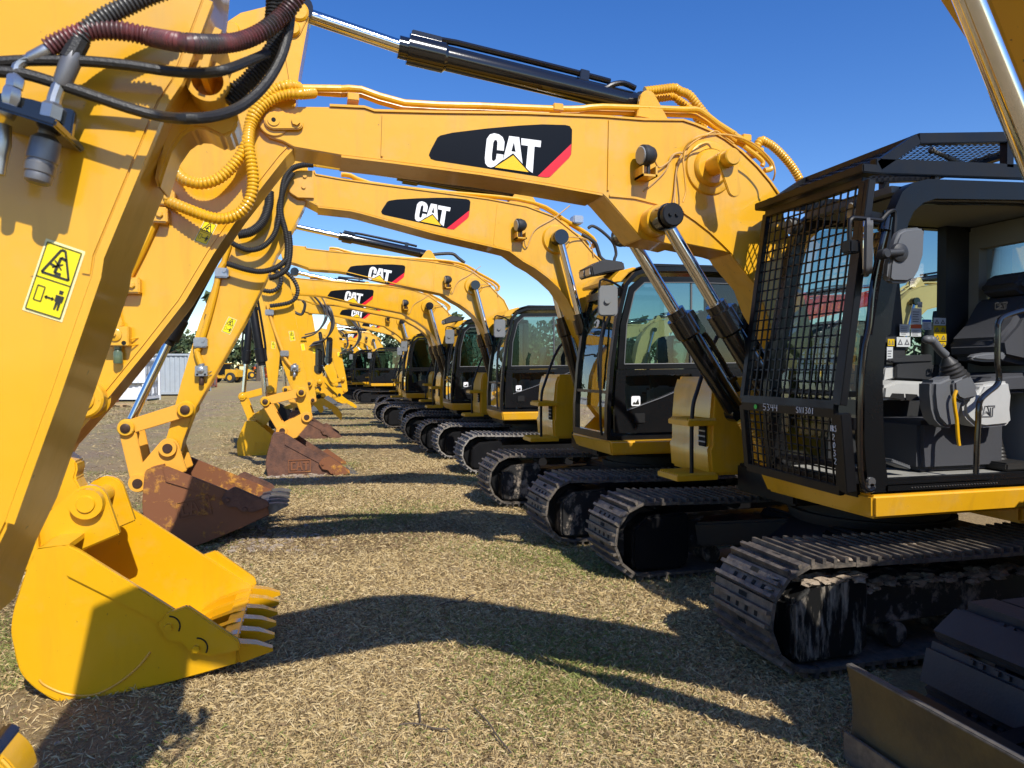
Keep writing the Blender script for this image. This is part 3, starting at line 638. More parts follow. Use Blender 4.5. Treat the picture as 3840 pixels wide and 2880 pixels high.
# bucket side profile read from the near yellow bucket
BPROF = tr(['K7', (440, 213), (505, 240), (1530, 880), (1530, 985), (1150, 1090), (860, 1160), (560, 1225), (400, 1235), (280, 1180), (180, 1100), (120, 1010), (85, 860), (72, 750), (100, 590), (180, 355), (240, 237)], 4.27)
BT, BL = BPROF[1], BPROF[2]
def bucket(root, T=None, L=None, y0=4.27, y1=5.45, mt='yel2', side=None, inn=None, teeth=6, tmat='tooth', cut='yel2', emblem=None, seam=True, emat=None):
    if T is None: T, L = BT, BL
    k = complex(L[0]-T[0], L[1]-T[1])/complex(BL[0]-BT[0], BL[1]-BT[1]); sc = abs(k)
    def f(p): z = complex(p[0]-BT[0], p[1]-BT[1])*k; return (T[0]+z.real, T[1]+z.imag)
    pr = [f(p) for p in BPROF]; th = .022
    mb = MB(); wrap = [pr[0], pr[15], pr[14], pr[13], pr[12], pr[11], pr[10], pr[9], pr[8], pr[7], pr[6], pr[5], pr[4], pr[3]]
    wp = smooth_path([(p[0], 0, p[1]) for p in wrap], 4); wp = [(p.x, p.z) for p in wp]
    mb.strip(wp, y0+.004, y1-.004, .028, side=1)
    mb.prism(pr, y0, y0+th, .004); mb.prism(pr, y1-th, y1, .004)
    # upper stiffener on each cheek and the lip
    for yy in (y0-.016, y1-th+.004): mb.prism([pr[1], pr[2], f((BL[0]-.02, BL[1]-.06)), f((BT[0]-.05, BT[1]-.14)), pr[0]], yy, yy+.034, .006)
    o = mb.build('bucket', M[mt], root, ang=40)
    e = MB(); e.prism([pr[2], pr[3], (pr[4][0]*.35+pr[3][0]*.65, pr[4][1]*.35+pr[3][1]*.65-.004), (pr[2][0]-.10*sc, pr[2][1]-.02)], y0+.03, y1-.03, .006); e.build('cutting_edge', M[emat or mt], o)
    d = Vector((pr[3][0]-pr[4][0], 0, pr[3][1]-pr[4][1])).normalized(); nrm = Vector((-d.z, 0, d.x))
    base = Vector((pr[3][0], 0, pr[3][1]))+nrm*.045*sc
    for i in range(teeth):
        yy = y0+.06+(y1-y0-.12)*i/(teeth-1); t = MB(); w = .036*sc
        def sec(a, hw, lo, hi): c = base+d*a; return [(c.x+nrm.x*lo, yy-hw, c.z+nrm.z*lo), (c.x+nrm.x*lo, yy+hw, c.z+nrm.z*lo), (c.x+nrm.x*hi, yy+hw, c.z+nrm.z*hi), (c.x+nrm.x*hi, yy-hw, c.z+nrm.z*hi)]
        v = sec(-.34*sc, w*.55, -.030*sc, -.020*sc)+sec(-.20*sc, w*.9, -.04*sc, .035*sc)+sec(-.05*sc, w*1.0, -.045*sc, .052*sc)+sec(.02*sc, w, -.048*sc, .042*sc)+sec(.022*sc, w*1.12, -.054*sc, .062*sc)+sec(.12*sc, w*1.0, -.046*sc, .026*sc)+sec(.20*sc, w*.6, -.044*sc, -.026*sc)
        fs = [(0, 1, 2, 3), (27, 26, 25, 24)]
        for s_ in range(6):
            for q in range(4): fs.append((4*s_+q, 4*s_+(q+1) % 4, 4*s_+4+(q+1) % 4, 4*s_+4+q))
        t.add(v, fs); t.build('tooth', M[tmat], o)
    # bolted side cutters
    A = f((BL[0]-.33, BL[1]+.205)); 
    for yy in (y0-.05, y1+.006):
        c = MB(); dd = complex(L[0]-T[0], L[1]-T[1])/abs(complex(L[0]-T[0], L[1]-T[1])); nn = dd*1j
        def g(a, b): z = complex(*L)+dd*a*sc+nn*b*sc; return (z.real, z.imag)
        c.prism([g(-.42, -.02), g(-.36, .065), g(-.02, .055), g(.02, .02), g(-.02, -.03), g(-.10, -.10), g(-.20, -.13), g(-.26, -.11), g(-.33, -.14), g(-.42, -.10)], yy, yy+.044, .008)
        for q in (g(-.37, -.075), g(-.18, -.095)): c.lathe((q[0], yy-.02, q[1]), (0, 1, 0), [(0, .02), (.02, .022), (.022, .036), (.026, .036)], 6)
        sc_o = c.build('side_cutter', M[cut], o)
        if yy < y0 and mt == 'yel2' and seam:
            for q in (g(-.37, -.075), g(-.18, -.095)):
                c = MB(); c.tube([(q[0]+.058*math.cos(a), yy-.001, q[1]+.058*math.sin(a)) for a in (-.5, -.1, .3, .7, 1.1, 1.5)], .0045, 6, sm=2); c.build('bolt_recess', M['hole'], sc_o)
    if emblem:
        z0 = complex(*T)*.62+complex(*L)*.38; nn = complex(L[0]-T[0], L[1]-T[1]); nn /= abs(nn); ang = nn*complex(math.cos(.62), math.sin(.62))
        c0 = z0-nn*1j*.27*sc; s_ = .15*sc
        q = lambda a, b: (c0+ang*a*s_*1.0+ang*1j*b*s_)
        c = MB()
        def bx(a0, b0, a1, b1): c.prism([(w.real, w.imag) for w in (q(a0, b0), q(a1, b0), q(a1, b1), q(a0, b1))], y0-.012, y0-.001)
        for r4 in ((-1, -.6, 1, -.5), (-1, .5, 1, .6), (-1, -.5, -.92, .5), (.92, -.5, 1, .5), (-.78, -.4, -.62, .4), (-.62, .25, -.34, .4), (-.62, -.4, -.34, -.25), (.32, .25, .84, .4), (.50, -.4, .66, .25), (-.12, -.15, .12, -.02)): bx(*r4)
        for pts in (((-.32, -.4), (-.18, -.4), (.02, .4), (-.10, .4)), ((.18, -.4), (.32, -.4), (.10, .4), (-.02, .4))): c.prism([(q(*p).real, q(*p).imag) for p in pts], y0-.0115, y0-.001)
        c.build('cast_emblem', M[emblem], o)
    if seam:
        c = MB(); c.tube([(p[0], y0-.002, p[1]) for p in map(f, tr(['K7', (255, 1085), (290, 1120), (400, 1170), (520, 1190), (640, 1175), (780, 1100), (900, 1000), (975, 905)], 4.27))], .006, 6, sm=4); c.build('weld_seam', M[mt if mt != 'yel2' else 'yel3'], o)
    return o
def ears(bk, pts, extra, y0, y1, mt, r=.085, pinm=None):
    e = MB()
    for yy in (y0, y1-.05): e.prism(hull2(sum([circ(p, r, 16) for p in pts], [])+list(extra)), yy, yy+.05, .008)
    o = e.build('hinge_bracket', M[mt], bk)
    for p in pts:
        b = MB(); b.cyl((p[0], y0-.02, p[1]), (p[0], y1+.02, p[1]), r*.5, n=18, m=1); b.lathe((p[0], y0-.05, p[1]), (0, 1, 0), [(0, r*.6), (0, r*.85), (.05, r*.9)], 22, 0); b.lathe((p[0], y1, p[1]), (0, 1, 0), [(0, r*.9), (.05, r*.85), (.05, r*.5)], 22, 0)
        b.lathe((p[0], y0-.062, p[1]), (0, 1, 0), [(0, r*.45), (.012, r*.5)], 18, 1)
        b.build('bucket_pin', [M[mt], M[pinm or mt]], o)
    return o
SKY = (1.0, .2, 2.6, .085, 1.34, 1.75); SUN = 5.0; EXPO = .18
GRP = 'yellow excavators parked in a row'
def xz(k, x, y, Y): p = p3(k, x, y, Y); return (p.x, p.z)
def pv(c, y): return Vector((c[0], y, c[1]))
def hose(parent, name, k_pts, y, r, mt, rib=None, n=10, sm=6):
    """k_pts: measured points, each optionally with its own y"""
    pts = []; k = None
    for s in k_pts:
        if isinstance(s, str): k = s
        else:
            u, v = P(k, s[0], s[1]); pts.append(W(u, v, s[2] if len(s) > 2 else y))
    mb = MB(); mb.tube(pts, r, n, rib=rib, sm=sm); return mb.build(name, M[mt], parent)
def lamp(parent, c, y, s=1.0, deg=20):
    """round work lamp on a bracket that stands off the boom side"""
    mb = MB(); mb.box(c[0]-.05*s, c[0]+.07*s, y-.14*s, y, c[1]-.155*s, c[1]-.14*s); mb.box(c[0]-.05*s, c[0]-.04*s, y-.14*s, y-.0, c[1]-.155*s, c[1]-.08*s); mb.box(c[0]+.055*s, c[0]+.07*s, y-.14*s, y-.0, c[1]-.155*s, c[1]-.08*s)
    o = mb.build('lamp_bracket', M['yel'], parent)
    d = Vector((-1, -.15, -.10)).normalized()
    l = MB(); l.lathe(Vector((c[0]-.05*s, y-.11*s, c[1])), -d, [(0, .070*s), (.01, .078*s), (.05*s, .078*s), (.10*s, .06*s), (.125*s, .03*s)], 20)
    l.cyl((c[0]+.01, y-.11*s, c[1]-.14*s), (c[0]+.01, y-.11*s, c[1]-.05*s), .014*s, n=8)
    w = l.build('work_lamp', M['plas'], parent)
    g = MB(); g.lathe(Vector((c[0]-.052*s, y-.11*s, c[1])), d, [(0, .066*s), (.006, .06*s)], 20); g.build('lamp_lens', M['lens'], w)

# ================================================================== A: the big near machine
YA = 3.38; XA = 2.38; BY0, BY1 = 4.57, 4.87
A = thing('excavator', 'yellow excavator with mesh guards over its open black cab, yellow bucket on grass', 'excavator', (4.2, 4.65, 0), GRP)
track(A, XA, YA, .57, shoe='shoe', frame='mudblk2', mud=.95, guard='mudblk'); track(A, XA-.06, YA+1.95, .58, shoe='shoe', frame='mudblk2', mud=.3, guard='bsat')
undercarriage(A, XA, YA, 1.95)
upper(A, XA, YA-.02, g=1.95, cabx=.68, hx=2.45)
# boom
bot = tr(['K2', (0, 1008), (310, 1045), (900, 1123), (1300, 1187), (1690, 1257)], BY0)
top = tr(['K2', (-75, 692), (150, 702), (215, 725), (600, 735), (1200, 742), (1700, 762), (1960, 782), 'K9', (0, 785), (80, 812), (170, 850), (270, 905), (380, 988), (480, 1085), (560, 1180), (628, 1278)], BY0)
lug = tr(['K2', (1720, 1285), (1945, 1545), (2180, 1595), 'K3', (0, 885), (262, 938)], BY0)
foot = tr(['K3', (315, 955), (335, 990), (480, 1165), (565, 1400), 'S', (2930, 1480), (2965, 1560), (3040, 1570), (3090, 1500), (3050, 1250)], BY0)
tip = tr(['K1', (1905, 955), (1830, 915), (1745, 890), (1703, 845), (1695, 795), (1708, 752), (1745, 720), (1800, 712), (1860, 722), (1925, 690)], BY0)
b = MB(); b.prism(bot[::-1]+tip+top+foot[::-1]+lug[::-1], BY0, BY1, .006)
boomA = b.build('boom', M['yel'], A)
plates(boomA, top, bot, BY0, BY1, 'yel')
b = MB()
for x in (270, 1735):
    q0, q1 = tr(['K2', (x, 745 if x < 900 else 780), (x-8, 1015 if x < 900 else 1235)], BY0); b.bar((q0[0], BY0-.001, q0[1]), (q1[0], BY0-.001, q1[1]), .02, .012)
b.strip(tr(['K2', (1735, 1275), (1900, 1290), (2060, 1330), (2212, 1395), 'K3', (0, 690), (80, 745), (170, 815), (250, 890), (312, 952)], BY0), BY0-.012, BY0+.01, .014)
b.build('weld_seam', M['yel'], boomA)
logo(boomA, BY0)
# boom tip lock plate and pivot collars
mb = MB(); c1, c2 = xz('K1', 1775, 790, BY0), xz('K1', 1918, 800, BY0); mb.prism(hull2(circ(c1, .055)+circ(c2, .045)), BY0-.035, BY0-.012, .006)
mb.lathe((c2[0], BY0-.052, c2[1]), (0, 1, 0), [(0, .022), (0, .026), (.018, .026)], 6); mb.lathe((c1[0], BY0-.042, c1[1]), (0, 1, 0), [(0, .024), (0, .035), (.01, .035)], 18)
mb.prism(circ(c1, .088, 28), BY0-.012, BY0+.001, .004)
k = mb.build('lock_plate', M['yel'], boomA); mb = MB(); mb.cyl((c1[0], BY0-.044, c1[1]), (c1[0], BY0-.0425, c1[1]), .013, n=12); mb.build('grease_hole', M['hole'], k)
# stick cylinder foot pin that stands out of the boom side, with its keeper plate
pc = xz('K9', 175, 1090, BY0); mb = MB()
mb.lathe((pc[0], BY0-.018, pc[1]), (0, 1, 0), [(0, .17), (.004, .185), (.02, .195)], 36); mb.lathe((pc[0], BY0-.05, pc[1]), (0, 1, 0), [(0, .115), (.012, .13), (.04, .14)], 36)
mb.lathe((pc[0], BY0-.30, pc[1]), (0, 1, 0), [(0, .05), (.008, .058), (.08, .058), (.08, .068), (.28, .068)], 28)
q1 = (pc[0], pc[1]); 
mb.prism(hull2(circ((pc[0]+.0, pc[1]), .072, 20)+circ((pc[0]+.06, pc[1]-.20), .05, 20)), BY0-.225, BY0-.20, .005)
mb.build('boom_pivot_pin', M['yel'], boomA)
# work lamp
lc = xz('K2', 1990, 1005, BY0-.12); lamp(boomA, lc, BY0, .92)
for nm, pts in (('lamp_cable', ['K2', (2030, 1040, 4.5), (2060, 1085, 4.54), (2120, 1050, 4.55), (2160, 1000, 4.55), (2212, 990, 4.55)]),
                ('lamp_cable', ['K2', (1960, 1240, 4.565), (2050, 1160, 4.56), (2110, 1090, 4.555), (2140, 1010, 4.555), (2200, 985, 4.55)]),
                ('grease_line', ['K2', (2165, 1350, 4.5), (2160, 1250, 4.55), (2172, 1100, 4.558), (2205, 1000, 4.555), 'K9', (70, 900), (150, 870, 4.55), (230, 855, 4.55)])):
    hose(boomA, nm, pts, 4.55, .006, 'twig', n=6)
for pts in (['K9', (5, 1030, 4.5), (15, 960, 4.48), (60, 910, 4.45), (140, 878, 4.45), (230, 870, 4.45), (330, 880, 4.44), (430, 915, 4.42), (520, 980, 4.42), (585, 1060, 4.42), (598, 1120, 4.42), (585, 1170, 4.45)],
            ['K9', (0, 1310, 4.5), (20, 1240, 4.5), (12, 1130, 4.5), (5, 1030, 4.5), (40, 950, 4.5), (120, 890, 4.48), (200, 850, 4.48)], ['K9', (140, 890, 4.5), (210, 850, 4.48), (260, 880, 4.46), (330, 930, 4.46)]):
    hose(boomA, 'grease_line', pts, 4.45, .0065, 'yel3', n=6)
# hard lines along the back of the boom
P1 = ['K1', (1935, 570), (2070, 572), (2212, 574), 'K2', (0, 576), (130, 580), (410, 667), (900, 686), (1370, 705), (1560, 705), (1690, 692), (2212, 710), 'K9', (110, 716), (225, 800), (340, 872)]
P2 = ['K1', (2050, 600), (2212, 612), 'K2', (0, 612), (135, 616), (400, 702), (900, 722), (1340, 742), (1540, 742), (1640, 727), (2212, 745), 'K9', (100, 760), (215, 830), (330, 905), (420, 960)]
for pts, y, r in ((P1, BY0+.05, .022), (P2, BY0+.11, .019), (P1, BY1-.09, .022)): hose(boomA, 'hydraulic_line', pts, y, r, 'yel', sm=2)
P3 = ['K9', (330, 870), (430, 930), (520, 1000), (575, 1060), (570, 1095), (530, 1105)]
P4 = ['K9', (400, 950), (480, 1010), (520, 1050), (515, 1075)]
hose(boomA, 'hydraulic_line', P3, BY0+.03, .02, 'yel', sm=3); hose(boomA, 'hydraulic_line', P4, BY0+.01, .017, 'yel', sm=3)
mb = MB()
for k_, x, y in (('K2', 1390, 705), ('K2', 75, 640), ('K9', 390, 900), ('K9', 470, 985)):
    q = p3(k_, x, y, BY0+.08); mb.box(q.x-.035, q.x+.035, BY0+.02, BY0+.15, q.z-.03, q.z+.018, .005); mb.cyl((q.x, BY0+.08, q.z+.018), (q.x, BY0+.08, q.z+.03), .012, n=6)
mb.build('line_clamp', M['yel'], boomA)
RIB = (.022, .0035)
for pts, r, y in ((['K9', (470, 985), (490, 930), (515, 910), (545, 925), (580, 945), (640, 1000), (700, 1070), (745, 1140), (775, 1205)], .030, 4.66),
                  (['K2', (1965, 592), (2080, 578), (2160, 570), 'K9', (-20, 590), (40, 615), (95, 680), (150, 750), (180, 790)], .030, 4.70),
                  (['K2', (1950, 630), (2060, 635), (2150, 625), 'K9', (-20, 655), (40, 700), (110, 790), (150, 830)], .028, 4.80)):
    hose(boomA, 'sleeved_hose', pts, y, r, 'yel', RIB, 12)
for pts, r in ((['K1', (2030, 602, 4.62), (1950, 608), (1850, 612), (1770, 640), (1690, 700), (1630, 800), (1600, 900, 4.48), (1570, 990, 4.47), (1500, 1085, 4.47), (1410, 1160, 4.47), (1300, 1190, 4.48), (1200, 1165, 4.5), (1140, 1110, 4.54), (1110, 1055, 4.6)], .031),
               (['K1', (1935, 568, 4.6), (1870, 555), (1790, 580), (1710, 640), (1650, 720), (1618, 820), (1610, 940, 4.46), (1630, 1060, 4.45), (1640, 1180, 4.45), (1620, 1290, 4.45), (1560, 1375, 4.46), (1470, 1415, 4.47), (1370, 1410, 4.48), (1240, 1365, 4.5), (1080, 1300, 4.54)], .031)):
    hose(boomA, 'sleeved_hose', pts, 4.52, r, 'yel', RIB, 12)
# boom rams (outside of the boom on both sides)
pin1 = xz('K2', 2090, 1415, 4.42); g1 = xz('K3', 235, 1290, 4.42); e1 = xz('K6', 350, 600, 4.99)

g1 = tuple(Vector(pin1).lerp(Vector(e1), (Vector(g1)-Vector(pin1)).length/(Vector(e1)-Vector(pin1)).length))
for y in (4.42, 4.99):
    ram(A, 'boom_cylinder', pv(pin1, y), pv(g1, y), pv(e1, y), .044, .080)
mb = MB(); mb.cyl((pin1[0], 4.30, pin1[1]), (pin1[0], BY1+.22, pin1[1]), .062, n=24); mb.cyl((pin1[0], 4.46, pin1[1]), (pin1[0], BY1+.1, pin1[1]), .105, n=28, m=0); pA = mb.build('ram_cross_pin', M['yel'], boomA)
mb = MB()
for y0, y1 in ((4.285, 4.33), (BY1+.215, BY1+.26)): mb.lathe((pin1[0], y0, pin1[1]), (0, 1, 0), [(0, .07), (.006, .078), (y1-y0, .078)], 28)
for dx in (-.024, .024): mb.lathe((pin1[0]+dx, 4.272, pin1[1]), (0, 1, 0), [(0, .010), (.0, .013), (.014, .013)], 6)
mb.build('pin_cap', M['bsat'], boomA)
# stick
SY0, SY1 = 4.60, 4.88
stk = tr(['K1', (1400, 240), (1430, 165), (1560, 80), (1730, 38), (1880, 22), (1960, 30), (2003, 80), (1990, 180), (1935, 490), (1915, 690), (1910, 960), (1850, 1022), (1560, 1390), (1390, 1640),
          'K4', (1200, 297), (960, 605), (650, 985), (420, 1243), (330, 1400), (230, 1480), (130, 1420), (190, 1200), (430, 800), (680, 420), (790, 180), 'K1', (900, 1610), (1058, 1240), (1108, 1160), (1240, 880), (1350, 560)], SY0)
b = MB(); b.prism(stk, SY0, SY1, .006); stA = b.build('stick', M['yel'], A)
edge_r = tr(['K1', (1905, 965), (1850, 1022), (1560, 1390), (1390, 1640), 'K4', (1200, 297), (960, 605), (650, 985), (420, 1243)], SY0); edge_l = tr(['K1', (1240, 880), (1108, 1160), (1058, 1240), (900, 1610), 'K4', (790, 180), (680, 420), (430, 800)], SY0)
b = MB(); b.strip(edge_r, SY0-.01, SY1+.01, .014, side=-1); b.strip([(p[0]-.035, p[1]+.01) for p in edge_r], SY0-.008, SY0+.01, .012, side=-1); b.build('flange', M['yel'], stA)
mb = MB()
for x, y, r in ((1505, 200, .045), (1935, 82, .06), (1898, 190, .045)):
    c = xz('K1', x, y, SY0); mb.lathe((c[0], SY0-.03, c[1]), (0, 1, 0), [(0, r*.45), (0, r*.8), (.01, r), (.03, r)], 22)
c1_, c2_ = xz('K1', 1935, 82, SY0), xz('K1', 1898, 190, SY0); mb.prism(hull2(circ(c1_, .06)+circ(c2_, .05)), SY0-.014, SY0+.0, .004)
mb.build('stick_pin', M['yel'], stA)
mb = MB(); mb.strip(tr(['K1', (1570, 235), (1580, 200), (1620, 190), (1750, 195)], SY0), SY0-.012, SY0+.002, .012); mb.bar(pv(xz('K1', 1850, 330, SY0), SY0), pv(xz('K1', 1900, 640, SY0), SY0), .018, .012); mb.build('weld_seam', M['yel'], stA)
# hard line down the back of the stick to the shut-off block
for pts, y, r in ((['K1', (1040, 1300), (1020, 1370), (975, 1480), (890, 1659), 'K4', (800, 170), (755, 250), (735, 300), (745, 370), (765, 440)], 4.575, .030), (['K1', (1130, 1180), (1050, 1290), (990, 1420), (905, 1620)], 4.66, .03)):
    hose(stA, 'hydraulic_line', pts, y, r, 'yel', sm=3)
mb = MB()
for k_, x, y in (('K1', 1055, 1290), ('K1', 1010, 1400), ('K4', 830, 195)):
    q = p3(k_, x, y, 4.575); mb.box(q.x-.06, q.x+.07, 4.52, SY0+.0, q.z-.045, q.z+.045, .008); mb.lathe((q.x+.03, 4.503, q.z), (0, 1, 0), [(0, .014), (.004, .02), (.02, .02)], 6)
mb.build('line_clamp', M['yel'], stA)
def block(parent, k_, x, y, Y, s, mt, cup):
    q = p3(k_, x, y, Y-.10*s); mb = MB(); mb.box(q.x-.10*s, q.x+.10*s, Y-.14*s, Y, q.z-.09*s, q.z+.09*s, .008*s)
    mb.lathe((q.x-.01*s, Y-.158*s, q.z+.01*s), (0, 1, 0), [(0, .05*s), (.004*s, .058*s), (.02*s, .06*s)], 24)
    mb.lathe((q.x-.01*s, Y-.182*s, q.z+.01*s), (0, 1, 0), [(0, .012*s), (.02*s, .015*s)], 8); mb.cyl((q.x, Y-.07*s, q.z+.09*s), (q.x-.005*s, Y-.07*s, q.z+.125*s), .055*s, n=16)
    for d in (0, 1): mb.cyl((q.x+.10*s, Y-.05*s, q.z-(.02+.06*d)*s), (q.x+.155*s, Y-.0*s, q.z-(.01+.06*d)*s), .006*s, n=6)
    o = mb.build('shut_off_valve', M[mt], parent); mb = MB()
    for dx, dz in ((-.062, -.062), (.062, -.062)): mb.cyl((q.x+dx*s, Y-.1412*s, q.z+dz*s), (q.x+dx*s, Y-.139*s, q.z+dz*s), .02*s, n=14)
    mb.build('bolt_hole', M['hole'], o)
    mb = MB(); mb.cyl((q.x-.005*s, Y-.06*s, q.z-.09*s), (q.x-.005*s, Y-.06*s, q.z-.12*s), .035*s, n=14); mb.lathe((q.x-.005*s, Y-.06*s, q.z-.25*s), (0, 0, 1), [(0, .038*s), (.01*s, .042*s), (.1*s, .042*s), (.13*s, .03*s)], 16); mb.build('drain_cup', M[cup], o)
block(stA, 'K4', 760, 520, SY0, .62, 'yel', 'oil')
boss(stA, xz('K4', 548, 928, SY0-.06), SY0, .105, .10)
sticker(stA, SY0, xz('K1', 1255, 1560, SY0), (xz('K1', 1340, 1590, SY0)[0]-xz('K1', 1255, 1560, SY0)[0], xz('K1', 1340, 1590, SY0)[1]-xz('K1', 1255, 1560, SY0)[1]), (xz('K1', 1325, 1425, SY0)[0]-xz('K1', 1255, 1560, SY0)[0], xz('K1', 1325, 1425, SY0)[1]-xz('K1', 1255, 1560, SY0)[1]))
# stick ram
ym = 4.75
ram(A, 'stick_cylinder', p3('K1', 1935, 82, ym), p3('K2', 400, 312, ym), p3('K2', 1925, 680, ym), .044, .079, gland=.24)
mb = MB(); q = p3('K2', 1930, 690, ym)
for y in (ym-.15, ym+.10): mb.prism(hull2(circ((q.x, q.z), .062)+[(q.x-.09, q.z-.13), (q.x+.17, q.z-.15)]), y, y+.05, .006)
mb.build('ram_lug', M['yel'], boomA)
hose(A, 'ram_pipe', ['K2', (1640, 560), (1700, 575), (1760, 548), (1830, 540), (1905, 572)], ym-.05, .02, 'blk', sm=3)
# bucket, its bracket and linkage
bkA = bucket(A)
Y1e, Y2e = 4.56, 4.98
p1 = xz('K4', 555, 1610, Y1e-.05); p2 = xz('K7', 150, 290, Y1e-.05)
ears(bkA, [p1, p2], [BPROF[0], (BPROF[0][0]+.18, BPROF[0][1]-.02), (BPROF[15][0], BPROF[15][1]-.1)], Y1e, Y2e, 'yel2', r=.10)
mb = MB(); mb.prism(tr(['K4', (270, 1640), (320, 1470), (345, 1440), (390, 1260), (430, 1290), (495, 1335), (500, 1385), (485, 1440), (540, 1540), (480, 1600), (400, 1659)], 4.66), 4.66, 4.82, .01); mb.build('bucket_link', M['yel2'], A)
link(A, 'side_link', p2, xz('K4', 150, 1500, 4.6), .08, .08, 4.50, 4.54, 'yel2')

# ------------------------------------------------------------------ A: the open cab
cx0, cx1 = 3.02, 4.72
out = tr(['K6', (1205, 1122), (1178, 800), (1180, 400), (1210, 100), 'K3', (1228, 1480), (1275, 1180), (1325, 890), (1375, 665), (1425, 550), (1495, 492), (1590, 468), (2212, 490)], YA)
inn = tr(['K6', (1332, 1058), (1303, 800), (1297, 400), (1318, 100), 'K3', (1345, 1480), (1385, 1180), (1432, 890), (1462, 760), (1497, 680), (1560, 622), (1640, 595), (2212, 603)], YA)
zt, zi = out[-1][1], inn[-1][1]; zs = inn[0][1]
out += [(4.75, zt+.0), (4.78, 1.9), (4.78, out[0][1])]; inn += [(4.62, zi), (4.64, 1.9), (4.64, zs)]
b = MB(); b.ring(out, inn, YA, YA+.07); 
o2 = [(p[0]+.035*(1 if i < 9 else 0), p[1]-(.03 if 8 < i < 13 else 0)) for i, p in enumerate(out)]; i2 = off_loop(inn, .03)
b.ring(o2, i2, YA+.0705, YA+.10)
b.ring(out, inn, YA+.88, YA+.95)
b.strip(out[9:13], YA+.1005, YA+.8795, .05, side=-1); b.box(4.74, 4.78, YA+.1005, YA+.8795, 1.03, 1.75); b.box(4.74, 4.78, YA+.1005, YA+.8795, 2.64, zt)
b.box(out[0][0]+.01, out[0][0]+.06, YA+.1005, YA+.8795, 1.0, 1.10)
b.box(inn[0][0]-.02, 4.70, YA-.01, YA+.10, zs-.055, zs-.005, .01); b.box(inn[0][0]-.02, 4.70, YA+.02, YA+.08, zs-.006, zs+.02, .006)
cabA = b.build('cab', M['cabb'], A, ang=40)
mb = MB()
for i in range(31): q = (3.36+i*.021, zs-.03); mb.cyl((q[0], YA-.014, q[1]), (q[0], YA-.0095, q[1]), .0035, n=6)
mb.build('sill_rivets', M['steel'], cabA)
mb = MB(); mb.tube([(p[0]+.012, YA+.05, p[1]-.0) for p in inn[:13]], .012, 8, sm=2); mb.build('door_seal', M['rub'], cabA)
# floor, walls and headlining of the cab
mb = MB(); mb.box(out[0][0]+.07, 4.70, YA+.1005, YA+.88, zs-.06, zs-.01); mb.build('floor_mat', M['floor'], cabA)
mb = MB()
mb.box(3.45, 4.70, YA+.80, YA+.878, zs, 1.78); mb.prism([(3.95, 1.78), (3.87, 2.72), (4.02, 2.72), (4.12, 1.78)], YA+.82, YA+.878); mb.box(4.45, 4.73, YA+.80, YA+.878, 1.78, zt-.06)
mb.build('side_trim', M['plas'], cabA)
mb = MB(); mb.box(3.30, 4.72, YA+.105, YA+.875, zi+.01, zi+.05); mb.box(4.66, 4.735, YA+.105, YA+.26, 1.03, zi); mb.box(4.66, 4.735, YA+.72, YA+.875, 1.03, zi); mb.box(4.66, 4.735, YA+.26, YA+.72, 1.03, 1.80); mb.box(4.66, 4.735, YA+.26, YA+.72, 2.62, zi)
mb.build('headlining', mat('trim_grey', (.24, .25, .24), .8), cabA)
mb = MB(); g0 = [(p[0]+.05, p[1]) for p in out[1:8]]
v = []
for p in g0: v += [(p[0], YA+.11, p[1]), (p[0], YA+.87, p[1])]
mb.add(v, [(2*i, 2*i+1, 2*i+3, 2*i+2) for i in range(len(g0)-1)]); mb.build('windscreen', M['fglass'], cabA, ang=60)
mb = MB(); mb.box(out[2][0]+.04, out[2][0]+.075, YA+.1005, YA+.8795, 1.585, 1.62); mb.tube([(out[0][0]+.06, YA+.14, 1.10), (out[0][0]+.02, YA+.16, 1.16), (out[0][0]+.02, YA+.8, 1.16), (out[0][0]+.06, YA+.82, 1.10)], .02, 8, sm=3); mb.build('screen_rail', M['bsat'], cabA)
mb = MB(); mb.sheet([(p[0], YA+.90, p[1]) for p in inn]); mb.build('far_window', M['glass'], cabA, flat=True)
mb = MB(); mb.sheet([(4.76, YA+.1, 1.72), (4.76, YA+.88, 1.72), (4.76, YA+.88, 2.65), (4.76, YA+.1, 2.65)]); mb.build('rear_window', M['glass'], cabA, flat=True)
mb = MB()
for i in range(6): q = p3('K3', 1830+i*14, 790+i*6, YA+.79); mb.box(q.x-.02, q.x+.1, YA+.79, YA+.7995, q.z-.004-i*.0, q.z+.004)
mb.build('air_vent', M['hole'], cabA)
